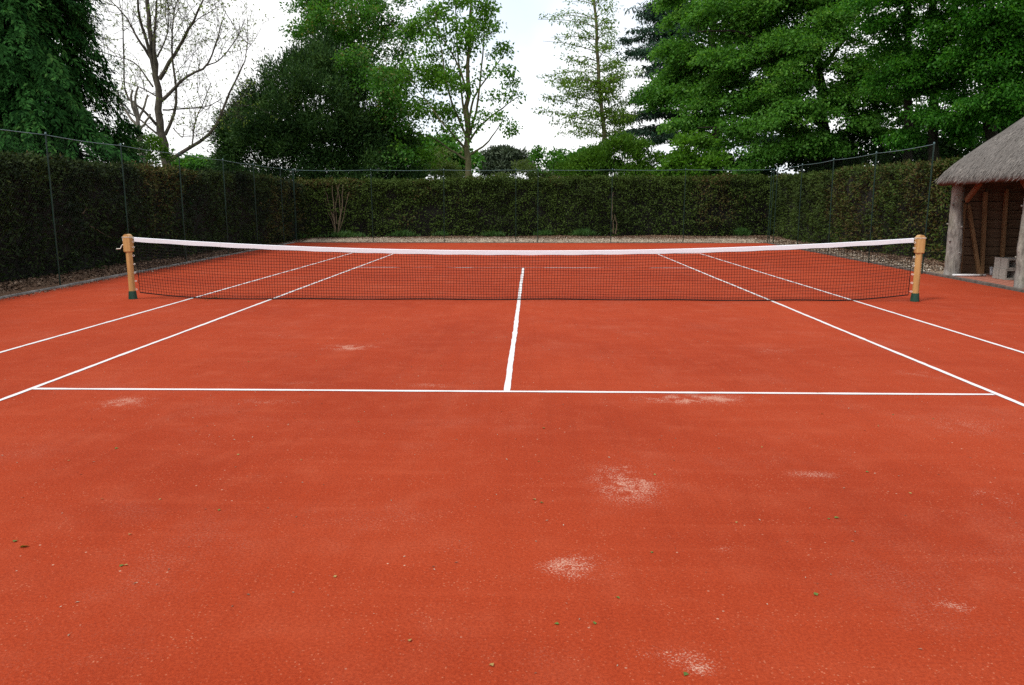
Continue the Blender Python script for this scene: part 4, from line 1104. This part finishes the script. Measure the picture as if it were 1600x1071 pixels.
# white pipes
a, b_ = on_z(1487, 434, .05), on_z(1538, 433.5, .05); b_[1] = a[1] - .05
pl = tag(empty('plastic_pipe', (a[0], a[1], .03)), 'long white plastic pipe lying on the brick floor by the log post', 'pipe')
m_ = MB(); m_.tube([(on_y(1488, 433, 4.10)[0], 4.10, .052), (on_y(1540, 433, 4.05)[0], 4.05, .052)], .024, 12); m_.build('tube', M['pvc'], pl, smooth=True)
m_ = MB(); xq = on_y(1530, 433, 4.06)[0]; m_.tube([(xq, 4.06, .052), (xq + .06, 4.058, .052)], .029, 12); m_.build('coupling', M['kerb_dark'], pl, smooth=True)
p = on_y(1549, 430, 4.45)
m_ = MB(); m_.tube([(p[0], 4.45, .022), (p[0] + .01, 4.5, .19)], .035, 12); tag(m_.build('pipe_offcut', M['pvc'], None, smooth=True), 'short pale pipe offcut standing against the boards', 'pipe')

# ------------------------------------------------------------------ weeds and fallen leaves
def tuft(u, v, Y, w, h, n, label, name='weed_tuft', mat='grass', L=.22):
    x = on_y(u, v, Y)[0]; b = np.array([x, Y, bz(x, Y)])
    P = np.column_stack([b[0] + rng.normal(0, w / 2, n), b[1] + rng.normal(0, .12, n), np.full(n, b[2])])
    P[:, 2] += rng.random(n) * h * .5 * np.exp(-((P[:, 0] - b[0]) / w) ** 2)
    D = np.column_stack([rng.normal(0, .5, n), rng.normal(0, .5, n), np.ones(n)]); N = rng.normal(0, 1, (n, 3)) + [0, -1, 0]
    r = tag(empty(name, b), label, 'weeds', 'weeds at the hedge foot')
    ln = rng.uniform(.5, 1.2, n) * L
    leaf_mesh('blades', P, D, N, ln, ln * .14, np.clip(rng.normal(.4, .25, n), 0, 1), M[mat], r, fold=.1, droop=.25)['kind'] = 'stuff'
same = 'medium low patch of green grass at the foot of the far hedge'
for u, v, Y, w, h, n in ((630, 375, 21.5, .6, .3, 500), (770, 371, 22.1, .5, .2, 300), (850, 371, 22.2, .4, .2, 300), (690, 373, 21.8, .3, .15, 150)):
    tuft(u, v, Y, w, h, n, {630: 'broad low grass patch next to the bare stems at the far hedge foot', 690: 'smallest thin grass patch at the foot of the far hedge'}.get(u, same))
tuft(912, 366, 22.3, .45, .4, 600, 'largest bright green grass tuft at the foot of the far hedge')
tuft(540, 372, 20.55, .8, .3, 400, 'green grass patch round the bare stems of the far hedge')
tuft(445, 372, 19.7, .8, .35, 500, 'green grass patch in the dark corner between the left and far hedges')
tuft(1160, 358, 22.2, .3, .4, 260, 'leafy green weed by the right end of the far hedge', L=.3)
# clump pushing up by the net
tuft(333, 467, -.02, .07, .02, 40, 'tiny green weed growing under the net near the crank post', L=.05)
# fallen leaves: one shared blade, many copies
ll = MB(); ll.add([(0, 0, 0), (.016, .022, .006), (.05, 0, .004), (.02, -.02, .007)], [(0, 3, 2, 1)])
for (u, v, s, tn, lab) in ((30, 856, 1.5, .75, None), (25, 845, .9, .4, None), (179, 702, .8, .35, None), (850, 669, .9, .5, None), (833, 780, .9, .9, None), (843, 786, .8, .3, None), (843, 722, .5, .35, None),
        (1303, 810, .9, .5, None), (1277, 932, .9, .35, None), (1297, 812, .5, .4, None), (525, 903, .7, .9, None), (192, 883, .8, .4, None), (371, 712, .7, .9, None), (341, 799, .6, .5, None), (250, 780, .6, .9, None),
        (390, 566, .7, .6, None), (690, 572, .8, .8, None), (1283, 647, .7, .35, None), (1357, 738, .7, .5, None), (1387, 617, .5, .4, None), (1279, 615, .5, .1, None), (1018, 865, .6, .4, None), (930, 977, .7, .4, None), (874, 976, .7, .35, None),
        (1073, 1052, .8, .2, None), (963, 933, .7, .4, None), (1021, 742, .6, .8, None), (766, 1038, .8, .9, None), (194, 884, .6, .9, None), (560, 660, .5, .5, None), (470, 720, .5, .9, None), (1150, 818, .5, .9, None), (1190, 700, .5, .9, None), (640, 1000, .7, .9, None),
        (160, 780, .6, .9, None), (205, 835, .6, .9, None), (1425, 772, .6, .9, None), (1373, 667, .5, .9, None), (1460, 655, .6, .1, None), (1395, 649, .6, .1, None), (740, 520, .6, .9, None), (870, 492, .6, .8, None), (1000, 530, .5, .8, None), (495, 565, .6, .6, None), (110, 720, .6, .9, None)):
    c = on_z(u, v); me = bpy.data.meshes.new('fallen_leaf'); me.from_pydata(ll.v, [], ll.f); me.update()
    at_ = me.attributes.new('tint', 'FLOAT', 'POINT'); at_.data.foreach_set('value', np.full(4, tn, np.float32))
    o = link('fallen_leaf', me, M['litter_leaf'], None, loc=(c[0], c[1], .003)); o.rotation_euler = (random.gauss(0, .15), random.gauss(0, .1), random.uniform(0, 6.28)); o.scale = (s * .6,) * 3
    kind = 'small tan withered leaf lying on the red clay' if tn > .65 else ('dark shrivelled leaf lying on the red clay' if tn < .25 else 'small green leaf lying on the red clay')
    tag(o, kind, 'leaf', 'leaves fallen on the court')
# crumbs of litter too small to count
n_ = 2000
pu = np.column_stack([rng.uniform(-8.4, 8.4, n_), rng.uniform(-11, 17, n_)]); pu[:n_ // 2, 1] = rng.uniform(-11, -2, n_ // 2)
th = rng.uniform(0, 6.28, n_)
lc = rng.uniform(.006, .02, n_)
tag(leaf_mesh('court_litter', np.column_stack([pu, np.full(n_, .003)]), np.column_stack([np.cos(th), np.sin(th), 0 * th + .05]), np.tile([0, 0, 1.0], (n_, 1)) + rng.normal(0, .15, (n_, 3)), lc, lc * .35, np.where(rng.random(n_) < .75, rng.uniform(.7, 1, n_), .3), M['chip'], None),
    'tiny straw crumbs and specks scattered over the red clay', 'litter', kind='stuff')
# leaf scraps gathered along the left edging
n_ = 1500; yy = rng.uniform(-3, 9, n_); xx = LX(yy) + .03 + np.abs(rng.normal(0, .09, n_)); th = rng.uniform(0, 6.28, n_); lc = rng.uniform(.015, .05, n_)
tag(leaf_mesh('leaf_scraps', np.column_stack([xx, yy, np.full(n_, .004)]), np.column_stack([np.cos(th), np.sin(th), 0 * th + .1]), np.tile([0, 0, 1.0], (n_, 1)) + rng.normal(0, .3, (n_, 3)), lc, lc * .5, rng.uniform(.2, .95, n_), M['chip'], None),
    'small brown leaf scraps gathered along the left concrete edging', 'litter', kind='stuff')
